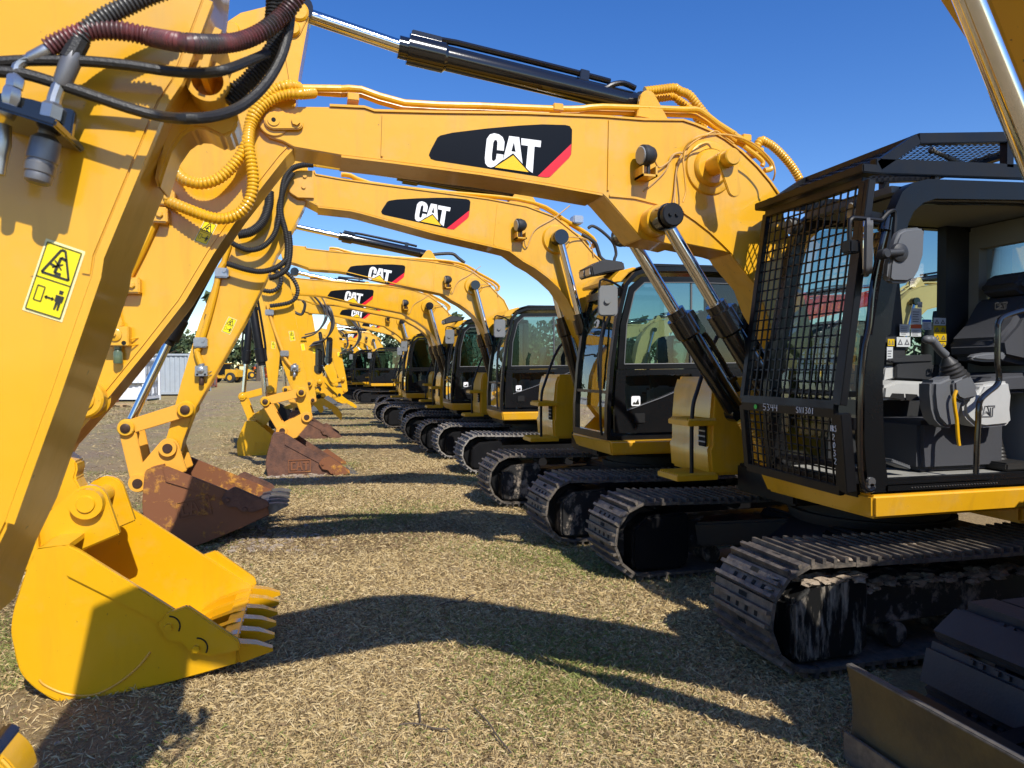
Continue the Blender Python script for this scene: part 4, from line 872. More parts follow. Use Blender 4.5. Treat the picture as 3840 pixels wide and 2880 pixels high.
# seat
ys0, ys1 = YA+.30, YA+.72
mb = MB(); mb.prism(tr(['K3', (1700, 1530), (1800, 1420), (1875, 1285), (1935, 1235), (2060, 1250), (2110, 1290), (2130, 1650), (1900, 1680), (1720, 1640)], ys1), ys0, ys1, .04, seg=3)
mb.prism(tr(['K3', (1905, 1195), (1925, 1140), (1990, 1100), (2090, 1085), (2130, 1110), (2120, 1240), (1980, 1255)], ys1-.06), ys0+.06, ys1-.06, .035, seg=3)
mb.prism(tr(['L6', (1010, 1180), (1060, 1080), (1300, 1040), (1900, 1000), (1900, 1250), (1030, 1280)], ys1), ys0-.02, ys1+.02, .035, seg=3)
mb.box(3.75, 4.45, ys0+.02, ys1-.02, zs, 1.42, .03)
st = mb.build('seat', M['dfab'], cabA)
def cat_letters(parent, y, o, ux, uz, mt, th, r=.004, name='embossed_letters'):
    """the three embossed letters as raised outlines"""
    mb = MB(); q = lambda a, b: Vector((o[0]+ux[0]*a+uz[0]*b, y, o[1]+ux[1]*a+uz[1]*b))
    for pl in ([(.28, .95), (.06, .95), (0, .85), (0, .15), (.06, .05), (.12, .05)], [(.28, .95), (.30, .62), (.18, .62), (.16, .78), (.12, .78)], [(.32, .2), (.45, .95), (.58, .95), (.72, .2), (.52, .5), (.32, .2)], [(.62, .95), (1, .95), (.98, .8), (.88, .8), (.86, .02), (.76, .02), (.76, .8)], [(.14, .05), (.52, .42), (.80, .02), (.14, .05)]):
        mb.tube([q(*p) for p in pl], r, 6, sm=0)
    return mb.build(name, M[mt], parent)
a0, a1, a2 = xz('L6', 1830, 215, ys0), xz('L6', 1985, 205, ys0), xz('L6', 1835, 125, ys0)
cat_letters(st, ys0-.002, a0, (a1[0]-a0[0], a1[1]-a0[1]), (a2[0]-a0[0], a2[1]-a0[1]), 'hole', .003, .006)
# light console on the far side
mb = MB(); yc0, yc1 = YA+.60, YA+.80
mb.prism(tr(['L6', (380, 1380), (395, 1200), (600, 1130), (1030, 1150), (1040, 1400)], yc0), yc0, yc1, .02); mb.prism(tr(['L6', (380, 1150), (405, 955), (545, 935), (560, 1100)], yc1-.02), yc1-.02, yc1+.0, .01)
k = mb.build('far_console', M['lpla'], cabA)
mb = MB(); mb.prism(tr(['L6', (470, 1350), (500, 1295), (650, 1300), (660, 1385)], yc0), yc0-.004, yc0+.004); mb.prism(tr(['L6', (680, 1385), (675, 1300), (820, 1310), (860, 1385)], yc0), yc0-.004, yc0+.004); mb.build('air_outlet', M['hole'], k)
mb = MB(); mb.prism(tr(['L6', (470, 880), (510, 850), (760, 800), (1030, 790), (1030, 890), (700, 900), (540, 905)], yc1-.06), yc1-.06, yc1-.01, .008); mb.prism(tr(['L6', (560, 1100), (560, 940), (600, 905), (1030, 880), (1030, 1130)], yc1-.05), yc1-.05, yc1-.02, .006); mb.build('dashboard', M['plas'], cabA)
# near console: grey pod, gaiter, joystick, light panel
yj0, yj1 = YA+.12, YA+.28
mb = MB(); mb.prism(tr(['L6', (1035, 1120), (1150, 1125), (1480, 985), (1520, 1010), (1640, 1200), (1600, 1380), (1440, 1395), (1380, 1659), 'L8', (1340, 360), (1200, 370), (1090, 250), 'L6', (1050, 1500), (1030, 1300)], yj0+.03), yj0+.03, yj1, .025, seg=3); mb.build('joystick_pod', M['gpla'], cabA)
mb = MB(); mb.prism(tr(['L6', (1310, 1150), (1330, 1130), (1480, 1060), (1520, 1070), (1630, 1310), (1600, 1350), (1440, 1390), (1370, 1360), (1320, 1280)], yj0), yj0, yj0+.05, .02, seg=3); mb.build('pod_cover', M['gpla'], cabA)
axis0 = p3('L6', 1295, 1075, yj0+.09); axis1 = p3('L6', 1195, 800, yj0+.09); dj = (axis1-axis0).normalized(); Lj = (axis1-axis0).length
mb = MB(); prof_ = []
for i in range(5): t = i/5*.85*Lj; rr = .088-.045*i/5; prof_ += [(t, rr), (t+.010, rr*1.02), (t+.022, rr*.80)]
prof_ += [(Lj*.9, .036), (Lj*1.05, .022)]
mb.lathe(axis0-dj*.02, dj, prof_, 26); mb.build('joystick_gaiter', M['rub'], cabA)
mb = MB(); pts = [p3('L6', *q, yj0+.09) for q in ((1195, 800), (1120, 730), (1050, 640), (1010, 605), (960, 600))]
mb.tube(pts, .026, 12, sm=5); mb.ball(pts[-1], .030, (1.2, 1, .9)); mb.ball(pts[-2], .030); mb.build('joystick', M['gpla'], cabA)
mb = MB(); mb.prism(tr(['L6', (1450, 1560), (1440, 1440), (1500, 1330), (1640, 1280), (1690, 1180), (2030, 1135), (2045, 1230), (2065, 1320), (2050, 1500), (2065, 1659), 'L8', (2010, 330), (1720, 360), (1600, 340), (1500, 250)], yj0+.05), yj0+.05, yj1+.02, .018, seg=3)
pan = mb.build('console_panel', M['lpla'], cabA)
a0, a1, a2 = xz('L8', 1600, 225, yj0+.05), xz('L8', 1830, 215, yj0+.05), xz('L8', 1600, 75, yj0+.05)
cat_letters(pan, yj0+.048, a0, (a1[0]-a0[0], a1[1]-a0[1]), (a2[0]-a0[0], a2[1]-a0[1]), 'gpla', .003, .0035)
mb = MB(); mb.prism(tr(['L6', (1530, 840), (1600, 790), (1750, 765), (1960, 760), (2010, 800), (1950, 880), (1750, 885), (1600, 870)], yj0+.10), yj0+.10, yj1-.0, .015, seg=3); mb.build('armrest', M['gpla'], cabA)
mb = MB(); pts = [p3(k_, x, y, yj0-.01) for k_, x, y in (('L6', 1335, 1260), ('L6', 1305, 1350), ('L6', 1318, 1500), ('L6', 1340, 1640), ('L8', 1355, 480), ('L8', 1370, 590))]
mb.tube(pts, .011, 8, sm=4); mb.build('lock_lever', M['yel2'], cabA)
mb = MB(); pts = [p3(k_, x, y, YA+.045) for k_, x, y in (('L6', 2300, 200), ('L6', 2100, 250), ('L6', 1940, 310), ('L6', 1885, 380), ('L6', 1872, 500), ('L6', 1868, 900), ('L6', 1890, 1080), ('L6', 1860, 1190), ('L6', 1740, 1290), ('L6', 1650, 1380), ('L6', 1622, 1500), ('L6', 1618, 1659), ('L8', 1600, 600), ('L8', 1588, 1015))]
mb.tube(pts, .017, 10, sm=4); q = pts[-1]; mb.box(q.x-.09, q.x+.09, YA+.01, YA+.09, q.z-.012, q.z, .004); mb.build('entry_grab_bar', M['blk'], cabA)
mb = MB(); q = p3('L8', 1130, 870, YA+.45)
mb.box(q.x-.05, q.x+.32, YA+.40, YA+.50, zs, zs+.10, .006)
for i in range(5): mb.box(q.x+.07+i*.032, q.x+.085+i*.032, YA+.392, YA+.3995, zs+.02, zs+.095)
bx = mb.build('fuse_box', M['plas'], cabA); mb = MB(); mb.box(q.x+.27, q.x+.30, YA+.385, YA+.399, zs+.04, zs+.11, .004); mb.build('red_clip', M['red'], bx)
mb = MB(); q0, q1 = p3('L8', 410, 780, YA+.3), p3('L8', 650, 870, YA+.3); mb.bar(q0, q1, .12, .02, bev=.006)
for i in range(8): mb.bar(q0.lerp(q1, i/8+.05)+Vector((0, -.055, .012)), q0.lerp(q1, i/8+.05)+Vector((0, .055, .012)), .012, .006)
mb.build('travel_pedal', M['gpla'], cabA)
mb = MB(); mb.lathe(p3('L8', 1890, 830, YA+.4), (-.02, 0, 1), [(i*.012, (.055-.0026*i)*(1 if i % 2 else .86)) for i in range(20)], 18); mb.box(4.32, 4.56, YA+.2, YA+.55, zs, zs+.05, .01); mb.build('pedal_boot', M['rub'], cabA)
# service labels on the far glass
yl = YA+.795
labs = [(748, 195, 885, 400, 'stwhite', 'tan'), (742, 405, 880, 455, 'storng', 0), (745, 455, 878, 558, 'stwhite', 1), (600, 402, 730, 552, 'stwhite', 1), (890, 340, 1012, 370, 'stblue', 0), (890, 370, 1012, 470, 'stwhite', 1), (1040, 320, 1198, 412, 'stwhite', 2), (1042, 420, 1200, 515, 'stol', 2),
        (1045, 525, 1205, 615, 'stol', 2), (1050, 630, 1200, 690, 'stol', 2), (445, 592, 532, 682, 'stol', 2), (560, 568, 738, 692, 'stwhite', 2), (432, 695, 512, 920, 'stwhite', 1), (832, 112, 893, 185, 'stwhite', 2)]
for x0, y0, x1, y1, m_, kind in labs:
    a, c = p3('L6', x0, y1, yl), p3('L6', x1, y0, yl); mb = MB(); w, h = c.x-a.x, c.z-a.z
    mb.box(a.x, c.x, yl-.001, yl+.001, a.z, c.z)
    if kind in (1, 'tan'):
        for i in range(5): mb.box(a.x+w*.12, a.x+w*(.6+.28*random.random()), yl-.0025, yl-.0015, a.z+h*(.14+.15*i), a.z+h*(.19+.15*i), m=1)
    if kind == 2:
        for t in (.06, .55):
            X0 = a.x+w*t; mb.add([(X0, yl-.0025, a.z+h*.2), (X0+w*.38, yl-.0025, a.z+h*.2), (X0+w*.19, yl-.0025, a.z+h*.82), (X0+w*.12, yl-.0027, a.z+h*.3), (X0+w*.27, yl-.0027, a.z+h*.3), (X0+w*.19, yl-.0027, a.z+h*.58)], [(0, 1, 2)], 1); mb.add([(X0+w*.12, yl-.0028, a.z+h*.3), (X0+w*.27, yl-.0028, a.z+h*.3), (X0+w*.19, yl-.0028, a.z+h*.58)], [(0, 1, 2)], 0)
    mb.build('service_label', [M[m_], M['stline']], cabA, flat=True)
# mirrors, handrails, wiper motor and hinge column on the front pillar
q = p3('K3', 1455, 965, YA-.16)
mb = MB(); pts = [(p[0], p[1]) for p in tr(['K3', (1380, 860), (1400, 815), (1440, 790), (1540, 780), (1568, 800), (1560, 960), (1530, 1060), (1495, 1120), (1450, 1143), (1350, 1140), (1327, 1115), (1335, 1020)], YA-.18)]
mb.prism(pts, YA-.19, YA-.13, .02, seg=3); mo = mb.build('side_mirror', M['gpla'], cabA)
mb = MB(); mb.prism([(q.x+(a-q.x)*.88, q.z+(b_-q.z)*.88) for a, b_ in pts], YA-.129, YA-.126); mb.build('mirror_glass', M['mglass'], mo)
mb = MB(); c = p3('K3', 1415, 945, YA-.2); mb.lathe(c+Vector((0, .0, 0)), (0, 1, 0), [(-.01, .03), (.0, .05), (.02, .055)], 18); mb.cyl(p3('K3', 1330, 950, YA-.2), c, .022, n=12); mb.lathe(p3('K3', 1330, 950, YA-.22), (0, 1, 0), [(0, .02), (.01, .028), (.05, .028)], 14); mb.build('mirror_clamp', M['plas'], mo)
mb = MB(); c = p3('K3', 1197, 915, YA-.12); M_ = Matrix.Translation(c) @ Matrix.Rotation(R(52), 4, 'Z') @ Matrix.Rotation(R(-4), 4, 'Y')
mb.prism(rrect(-.11, -.155, .11, .155, .05, 5), -.02, .025, .014); mb.xf(M_); mo = mb.build('side_mirror', M['gpla'], cabA)
mb = MB(); mb.prism(rrect(-.095, -.14, .095, .14, .04, 5), .0252, .028); mb.xf(M_); mb.build('mirror_glass', M['mglass'], mo)
mb = MB(); mb.tube([p3('K3', x, y, YA-.12) for x, y in ((1082, 905), (1082, 760), (1095, 727), (1130, 722), (1290, 738))], .013, 8, sm=3); mb.tube([p3('K3', x, y, YA-.08) for x, y in ((1365, 925), (1372, 800), (1378, 700), (1365, 675), (1330, 690), (1290, 735))], .013, 8, sm=3)
mb.box(*sum(([p3('K3', 1090, 915, YA-.12)[i]-.03, p3('K3', 1090, 915, YA-.12)[i]+.04] for i in range(3)), []), bev=.008); mb.build('mirror_arm', M['bsat'], cabA)
mb = MB(); top_ = p3('K3', 1320, 720, YA-.03); bot_ = p3('K3', 1225, 1240, YA-.03)
mb.cyl(top_, top_.lerp(bot_, .16), .035, n=16); mb.cyl(top_+Vector((0, 0, .04)), top_, .022, n=12); mb.tube([p3('K3', x, y, YA-.03) for x, y in ((1310, 800), (1270, 960), (1228, 1180), (1205, 1420))]+[p3('K6', x, y, YA-.03) for x, y in ((1172, 200), (1150, 500), (1148, 900), (1165, 1060), (1200, 1105), (1240, 1090))], .016, 9, sm=4); mb.build('pillar_handrail', M['blk'], cabA)
mb = MB(); mb.lathe(p3('K6', 1228, 1050, YA-.012), (0, 1, 0), [(0, .02), (.0, .026), (.02, .028)], 14); mb.lathe(p3('K6', 1228, 1090, YA-.012), (0, 1, 0), [(0, .02), (.0, .026), (.02, .028)], 14); mb.build('pillar_bolt', M['steel'], cabA)
# front guard: two mesh frames
def guard(name, TLc, TRc, BRc, BLc, nv, nh, frame=.05, outw=.045):
    TLc, TRc, BRc, BLc = map(Vector, (TLc, TRc, BRc, BLc)); mb = MB(); n = (TRc-TLc).cross(BLc-TLc).normalized()
    for a, c in ((TLc, TRc), (BLc, BRc)): mb.bar(a, c, frame, .035, up=n, bev=.004)
    for a, c in ((TLc, BLc), (TRc, BRc)): mb.bar(a, c, frame, .0345, up=n, bev=.004)
    o = mb.build(name, M['bsat'], cabA); mb = MB()
    for i in range(1, nv): mb.bar(TLc.lerp(TRc, i/nv), BLc.lerp(BRc, i/nv), .009, .009, up=n)
    for i in range(1, nh): mb.bar(TLc.lerp(BLc, i/nh)+n*.008, TRc.lerp(BRc, i/nh)+n*.008, .009, .008, up=n)
    mb.build('guard_mesh', M['bsat'], o); return o, n
yg0, yg1 = YA+.04, YA+.95
g_u, _ = guard('upper_screen_guard', (3.05, yg1, 2.82), (3.05, yg0, 2.82), (2.876, yg0, 1.545), (2.876, yg1, 1.545), 15, 19)
g_l, nn = guard('lower_screen_guard', (2.876, yg1, 1.50), (2.876, yg0, 1.50), (2.92, yg0, 1.055), (2.92, yg1, 1.075), 15, 8, .055)
mb = MB(); mb.bar((2.885, yg0-.04, 1.50), (2.93, yg0-.04, 1.055), .05, .07, up=(1, 0, 0), bev=.004); mb.bar((2.88, yg0-.035, 1.545), (3.06, yg0-.035, 2.82), .035, .05, up=(1, 0, 0), bev=.004)
for z in (1.13, 1.44, 2.62): mb.bar((2.93 if z < 2 else 3.03, yg0-.02, z), (3.12 if z < 2 else 3.25, yg0+.02, z-.01), .015, .07, bev=.003)
mb.build('guard_upright', M['bsat'], g_l)
# paint-pen marks on the lower guard
DIG = {'5': [[(.9, 1), (.15, 1), (.1, .55), (.6, .6), (.9, .35), (.6, .02), (.1, .05)]], '3': [[(.1, 1), (.8, .95), (.4, .58), (.85, .3), (.5, 0), (.1, .08)]], '4': [[(.15, 1), (.1, .5), (.85, .5)], [(.75, 1), (.7, 0)]], 'S': [[(.85, .9), (.4, 1), (.15, .75), (.8, .35), (.6, 0), (.1, .1)]], 'N': [[(.1, 0), (.15, 1), (.8, 0), (.85, 1)]],
       '1': [[(.5, 1), (.45, 0)]], '0': [[(.5, 1), (.15, .6), (.3, .05), (.7, .1), (.85, .6), (.5, 1)]], 'H': [[(.15, 1), (.1, 0)], [(.8, 1), (.8, 0)], [(.1, .5), (.8, .5)]], 'R': [[(.15, 0), (.15, 1), (.7, .85), (.2, .5), (.8, 0)]], '2': [[(.15, .85), (.5, 1), (.8, .75), (.15, .05), (.85, .02)]]}
mb = MB()
def write(txt, y_start, z, w, h, dy, vertical=False):
    for i, ch in enumerate(txt):
        oy = y_start-(0 if vertical else i*dy); oz = z-(i*dy if vertical else 0)
        xx = 2.876+(1.50-oz)*.099-.021; 
        strokes(mb, DIG[ch], (xx, oy, oz), (0, -w, 0), (-.02*h, 0, h), .0022)
write('5344', YA+.70, 1.482, .034, .040, .040); mb.build('paint_pen_marks', M['white'], g_l); mb = MB(); write('SN1301', YA+.37, 1.484, .026, .036, .028); mb.build('paint_pen_marks', M['white'], g_l); mb = MB(); write('HRS', YA+.075, 1.395, .016, .034, .017); write('2032', YA+.066, 1.345, .022, .034, .046, True)
mb.build('paint_pen_marks', M['white'], g_l)
mb = MB(); mb.lathe((2.852, YA+.775, 1.50), (-1, 0, 0), [(0, .016), (.002, .016)], 16); mb.build('green_lot_dot', M['green'], g_l)
# roof guard with a propped mesh hatch
yr0, yr1 = YA+.03, YA+1.0; mb = MB()
Pn = Vector((3.10, yr0, 2.905)); Pk = Vector((3.40, yr0, 3.085)); Pe = Vector((4.55, yr0, 3.20)); Pf = Vector((4.9, yr0, 2.985))
for dy in (0, yr1-yr0):
    o_ = Vector((0, dy, 0)); mb.bar(Pn+o_, Pf+o_, .05, .085, bev=.004); mb.bar(Pk+o_, Pe+o_, .05, .062, bev=.004)
    mb.bar(Vector((4.08, yr0+dy, 2.97)), Vector((4.08, yr0+dy, 3.13)), .05, .05, up=(1, 0, 0)); mb.bar(Pn+o_+Vector((.02, 0, 0)), Pk+o_, .05, .062, bev=.004)
mb.bar(Vector((3.06, yr0-.03, 2.885)), Vector((3.06, yr1+.03, 2.885)), .11, .05, bev=.006); mb.bar(Vector((3.41, yr0+.03, 3.085)), Vector((3.41, yr1-.03, 3.085)), .05, .05); mb.bar(Vector((4.5, yr0+.03, 3.19)), Vector((4.5, yr1-.03, 3.19)), .05, .05)
for x, y in ((3.55, yr0+.01), (4.4, yr0+.01), (3.55, yr1-.02), (4.4, yr1-.02)): mb.cyl((x, y, 2.76), (x, y, 2.93), .022, n=10)
for y in (yr0+.28, yr0+.62): mb.bar((3.12, y, 2.9), (3.42, y, 3.08), .04, .02)
rg = mb.build('roof_guard', M['bsat'], cabA)
def expanded(parent, o, ex, ey, nx, ny, name, wid=.016):
    """expanded metal: diamonds in the panel spanned by ex, ey"""
    o, ex, ey = Vector(o), Vector(ex), Vector(ey); n = ex.cross(ey).normalized(); mb = MB()
    for j in range(ny+1):
        for i in range(nx+1):
            if (i+j) % 2: continue
            for s in (1, -1):
                if j+1 <= ny and 0 <= i+s <= nx:
                    a = o+ex*(i/nx)+ey*(j/ny); c = o+ex*((i+s)/nx)+ey*((j+1)/ny); mb.bar(a, c, wid, .004, up=n)
    return mb.build(name, M['bsat'], parent)
expanded(rg, (3.41, yr0+.03, 3.09), (1.08, 0, .105), (0, yr1-yr0-.06, 0), 44, 18, 'hatch_mesh', .006); expanded(rg, (3.08, yr0+.03, 2.90), (.32, 0, .185), (0, yr1-yr0-.06, 0), 14, 18, 'visor_mesh', .009)
mb = MB(); q0, q1 = p3('K9', 1615, 975, yr0+.12), p3('K9', 1855, 1080, yr0+.12); mb.cyl(q0, q1, .013, n=10); mb.cyl(q0.lerp(q1, .4), q1, .017, n=10); mb.ball(q0, .022); mb.ball(q1, .024); mb.build('gas_strut', M['gpla'], rg)
mb = MB(); q = p3('K9', 2110, 990, yr0+.3); mb.lathe(q, (-.3, -.4, .5), [(0, .02), (.03, .045), (.05, .045)], 14); mb.cyl(q, q+Vector((-.03, 0, -.14)), .012, n=8); mb.build('horn', M['plas'], rg)
for q in (p3('K3', 1090, 675, YA+.40), p3('K3', 690, 775, YA+.80)):
    mb = MB(); mb.lathe(q, (.8, .0, .1), [(0, .05), (.01, .056), (.05, .056), (.09, .03)], 18); l = mb.build('cab_lamp', M['plas'], cabA); mb = MB(); mb.lathe(q-Vector((.008, 0, 0)), (.8, 0, .1), [(0, .045), (.006, .05)], 18); mb.build('lamp_lens', M['lens'], l)
for y_, r_ in ((5.25, .028), (5.34, .028)):
    mb = MB(); mb.tube([(3.0, y_-.8, 1.38), (3.08, y_-.8, 1.25), (3.2, y_-.75, 1.08), (3.5, y_-.75, .98)], .035, 10, rib=RIB); mb.build('sleeved_hose', M['yel'], A)
# ================================================================== B and the machines behind it
XB, YB = 2.15, 6.60; B0 = 7.80
G_TOP = tr(['K1', (2030, 1108), (2045, 1135), (2212, 1165), 'K2', (130, 1183), (560, 1240), (950, 1293), (1200, 1340), (1380, 1408), (1530, 1528), (1640, 1655), 'K5', (1690, 45), 'S', (2310, 1100), (2345, 1250)], B0)
G_BOT = tr(['K1', (2060, 1338), 'K2', (60, 1362), (130, 1378), (600, 1508), (980, 1595), (1090, 1622), 'K5', (1180, 30), (1260, 75), (1340, 135), (1410, 200), (1465, 275), (1505, 350), 'S', (2190, 1260)], B0)
G_TIP = tr(['K1', (1962, 1288), (1900, 1265), (1862, 1220), (1855, 1170), (1880, 1115), (1950, 1095)], B0)
G_FOOT = tr(['S', (2300, 1530), (2360, 1550), (2400, 1500), (2380, 1380)], B0)
G_PIN = xz('K2', 1415, 1540, B0-.13)
G_L, G_R = xz('K2', 258, 1372, B0), xz('K2', 834, 1303, B0)
G_LINE = tr(['K2', (0, 1122), (60, 1127), (190, 1180), (560, 1228), (900, 1258), (1150, 1285), (1330, 1335), (1450, 1415), (1600, 1505), (1655, 1560), (1640, 1600)], B0)
G_LAMP = xz('K2', 1160, 1462, B0-.1)
G_STK = tr(['K1', (1700, 900), (1790, 830), (1900, 860), (1990, 1000), (2000, 1250), (1975, 1330), (1900, 1480), 'K4', (1790, 0), (1730, 140), (1590, 425), (1260, 1000), (1185, 1200), (1165, 1290), (1100, 1320), (1040, 1280), (1085, 1160), (1180, 800), (1290, 440), (1440, 30), 'K1', (1560, 1350)], B0+.05)
G_Q = dict(q1=xz('K4', 825, 1112, B0), q2=xz('K4', 1208, 993, B0), q3=xz('K4', 905, 1465, B0), q4=xz('K4', 1097, 1240, B0))
G_RAM = (xz('K4', 830, 1105, B0+.15), xz('K4', 1090, 555, B0+.15), xz('K4', 1560, -330, B0+.15))
def machine(label, xf, yn, dx=0.0, dz=0.0, sx=1.0, yel='yel', stick=None, Q=None, bram=None, sram=None, bk=None, fine=True, lampbar=False, decal=None, lamp_at=None, stk_sticker=None, valve=None, pinm='rustpin', shoe='shoed', mud=0, guard='bsat', box=True, side='bsat', tipx=0.0):
    """dx, dz carry the boom measured on B to this machine; sx folds it in towards the cab"""
    r = thing('excavator', label, 'excavator', (xf+1.85, yn+1.3, 0), GRP); y0 = yn+1.20; y1 = y0+.34
    fx = G_FOOT[0][0]
    xm_, xt_ = G_L[0]-.1, G_TIP[3][0]
    T = lambda p: (fx+(p[0]-fx)*sx+dx+tipx*min(1, max(0, (xm_-p[0])/(xm_-xt_))), p[1]+dz)
    TT = lambda ps: [T(p) for p in ps]
    track(r, xf, yn, .6, shoe=shoe, frame='bsat', fine=fine, mud=mud, guard=guard); track(r, xf-.05, yn+2.08, .6, shoe=shoe, frame='bsat', fine=fine, mud=mud*.6, guard=guard)
    undercarriage(r, xf, yn, 2.08); upper(r, xf, yn, g=2.08, yel=yel, box=box, side=side); cab(r, xf+.72, yn, fine=fine, roof=yel, lampbar=lampbar)
    b = MB(); b.prism(TT(G_BOT[::-1])+TT(G_TIP)+TT(G_TOP)+TT(G_FOOT[::-1]), y0, y1, .006); bo = b.build('boom', M[yel], r)
    plates(bo, TT(G_TOP), TT(G_BOT), y0, y1, yel)
    if decal: logo(bo, y0, *decal)
    else: logo(bo, y0, T(G_L), T(G_R))
    pc = T(G_PIN); mb = MB(); mb.cyl((pc[0], y0-.15, pc[1]), (pc[0], y1+.15, pc[1]), .055, n=18); mb.lathe((pc[0], y0-.03, pc[1]), (0, 1, 0), [(0, .13), (.0, .15), (.03, .17), (.035, .23), (.04, .235)], 30); mb.build('ram_cross_pin', M[yel], bo)
    mb = MB()
    for ya in (y0-.19, y1+.14): mb.lathe((pc[0], ya, pc[1]), (0, 1, 0), [(0, .075), (.005, .085), (.05, .085)], 24)
    cp = mb.build('pin_cap', M['bsat'], bo); mb = MB()
    for d in ((.02, .022), (-.018, -.02)): mb.lathe((pc[0]+d[0], y0-.2, pc[1]+d[1]), (0, 1, 0), [(0, .012), (0, .016), (.012, .016)], 6)
    mb.build('cap_bolt', M['steel'], cp)
    lamp(bo, lamp_at or T(G_LAMP), y0, .95)
    ln = TT(G_LINE)
    for ya, rr in ((y0+.04, .02), (y0+.10, .018), (y1-.06, .02)): mb = MB(); mb.tube([(p[0], ya, p[1]) for p in ln], rr, 8, sm=2); mb.build('hydraulic_line', M[yel], bo)
    if fine:
        lp = lamp_at or T(G_LAMP); mb = MB(); mb.tube([(lp[0]+.05, y0-.06, lp[1]-.13), (lp[0]+.1, y0-.02, lp[1]-.22), (lp[0]+.2, y0-.012, lp[1]-.02), (lp[0]+.42, y0-.01, lp[1]+.12), (lp[0]+.62, y0-.01, lp[1]+.28)], .007, 6); mb.tube([(pc[0]+.07, y0-.16, pc[1]+.0), (pc[0]+.2, y0-.05, pc[1]+.03), (pc[0]+.40, y0-.02, pc[1]+.0), (pc[0]+.46, y0-.01, pc[1]-.18)], .007, 6); mb.build('lamp_cable', M['twig'], bo)
        mb = MB(); mb.strip(tr(['K2', (1010, 1320), (985, 1585)], B0) if dx == 0 and sx == 1 else [T(p) for p in tr(['K2', (1010, 1320), (985, 1585)], B0)], y0-.006, y0+.01, .015); mb.build('weld_seam', M[yel], bo)
    for ya in (y0-.13, y1+.13): ram(r, 'boom_cylinder', (pc[0], ya, pc[1]), (pc[0]+.24, ya, pc[1]-.88), (pc[0]+.60, ya, 1.12), .042, .075, n=16)
    # stick and linkage
    s0, s1 = y0+.04, y1-.04
    st = MB(); st.prism(stick, s0, s1, .006); so = st.build('stick', M[yel], r)
    q1, q2, q3, q4 = Q['q1'], Q['q2'], Q['q3'], Q['q4']
    for nm, pp, qq, a, c in (('tipping_link', q1, q2, .07, .075), ('side_link', q1, q3, .075, .07)):
        for ya in (s0-.075, s1+.035): link(r, nm, pp, qq, a, c, ya, ya+.04, 'ychip' if pinm == 'rustpin' else yel)
    for q, rr in ((q1, .078), (q2, .078)): boss(r, q, s0-.07, rr, .05, yel, pinm, 'linkage_pin')
    if bram:
        ym = (s0+s1)/2; ram(r, 'bucket_cylinder', (bram[0][0], ym, bram[0][1]), (bram[1][0], ym, bram[1][1]), (bram[2][0], ym, bram[2][1]), .042, .070, n=16, dark='bsat', gland=.22)
    if sram:
        ym = y0+.17; ram(r, 'stick_cylinder', (sram[0][0], ym, sram[0][1]), (sram[1][0], ym, sram[1][1]), (sram[2][0], ym, sram[2][1]), .045, .078, n=16)
        l = MB()
        for ya in (ym-.13, ym+.09): l.prism(hull2(circ(sram[2], .07, 14)+[(sram[2][0]-.2, sram[2][1]-.16), (sram[2][0]+.2, sram[2][1]-.18)]), ya, ya+.04, .005)
        l.build('ram_lug', M[yel], bo)
    if stk_sticker: sticker(so, s0, stk_sticker[0], stk_sticker[1], stk_sticker[2], fine)
    if bk:
        o = bucket(r, **bk); T_, L_ = bk['T'], bk['L']; d = Vector((L_[0]-T_[0], L_[1]-T_[1])); n_ = Vector((d.y, -d.x)).normalized()
        base = [(T_[0]-n_.x*.0+d.normalized().x*.16, T_[1]+d.normalized().y*.16), (T_[0]+n_.x*.32-d.normalized().x*.12, T_[1]+n_.y*.32-d.normalized().y*.12)]
        ears(o, [q3, q4], base, s0-.09, s1+.09, bk.get('earm', yel) if False else ('ychip' if pinm == 'rustpin' else yel), .095, pinm)
    return r, bo, so
def rect(k_, ll, lr, ul, Y):
    a, b, c = xz(k_, *ll, Y), xz(k_, *lr, Y), xz(k_, *ul, Y); return (a, (b[0]-a[0], b[1]-a[1]), (c[0]-a[0], c[1]-a[1]))
# ---- B
bkB = dict(T=xz('S', 630, 1750, 7.6), L=xz('S', 1002, 1898, 7.6), y0=7.60, y1=8.62, mt='rusty', cut='rust', tmat='wornedge', emat='wornedge', teeth=5, emblem='rusty', seam=False)
rB, boB, soB = machine('excavator with closed charcoal cab, double roof lamp and scratched brown bucket', XB, YB, stick=G_STK, Q=G_Q, bram=G_RAM, bk=bkB, lampbar=True, shoe='shoe', guard='mudblk2', mud=.35,
    sram=((xz('S', 1110, 600, B0+.17)), xz('S', 1500, 655, B0+.17), xz('K2', 1160, 1262, B0+.17)), stk_sticker=rect('L1', (1485, 492), (1598, 537), (1580, 300), B0+.04))
for pts, r_ in ((['K4', (1455, 40), (1420, 95), (1400, 200), (1350, 400), (1290, 590), (1275, 620), (1300, 700)], .03), (['K1', (1490, 1570), 'K4', (1440, 70), (1395, 200), (1340, 380)], .026)): hose(soB, 'hydraulic_line', pts, B0, r_, 'yel', sm=3)
mb = MB()
for x, y in ((1440, 110), (1303, 560)):
    q = p3('K4', x, y, B0-.02); mb.box(q.x-.07, q.x+.06, B0-.05, B0+.05, q.z-.05, q.z+.05, .012); mb.lathe((q.x+.02, B0-.065, q.z+.02), (0, 1, 0), [(0, .014), (.0, .018), (.02, .018)], 8)
mb.build('line_clamp', M['steel'], soB)
block(soB, 'K4', 1305, 745, B0+.04, .58, 'steel', 'rustpin')
RB = (.017, .0032)
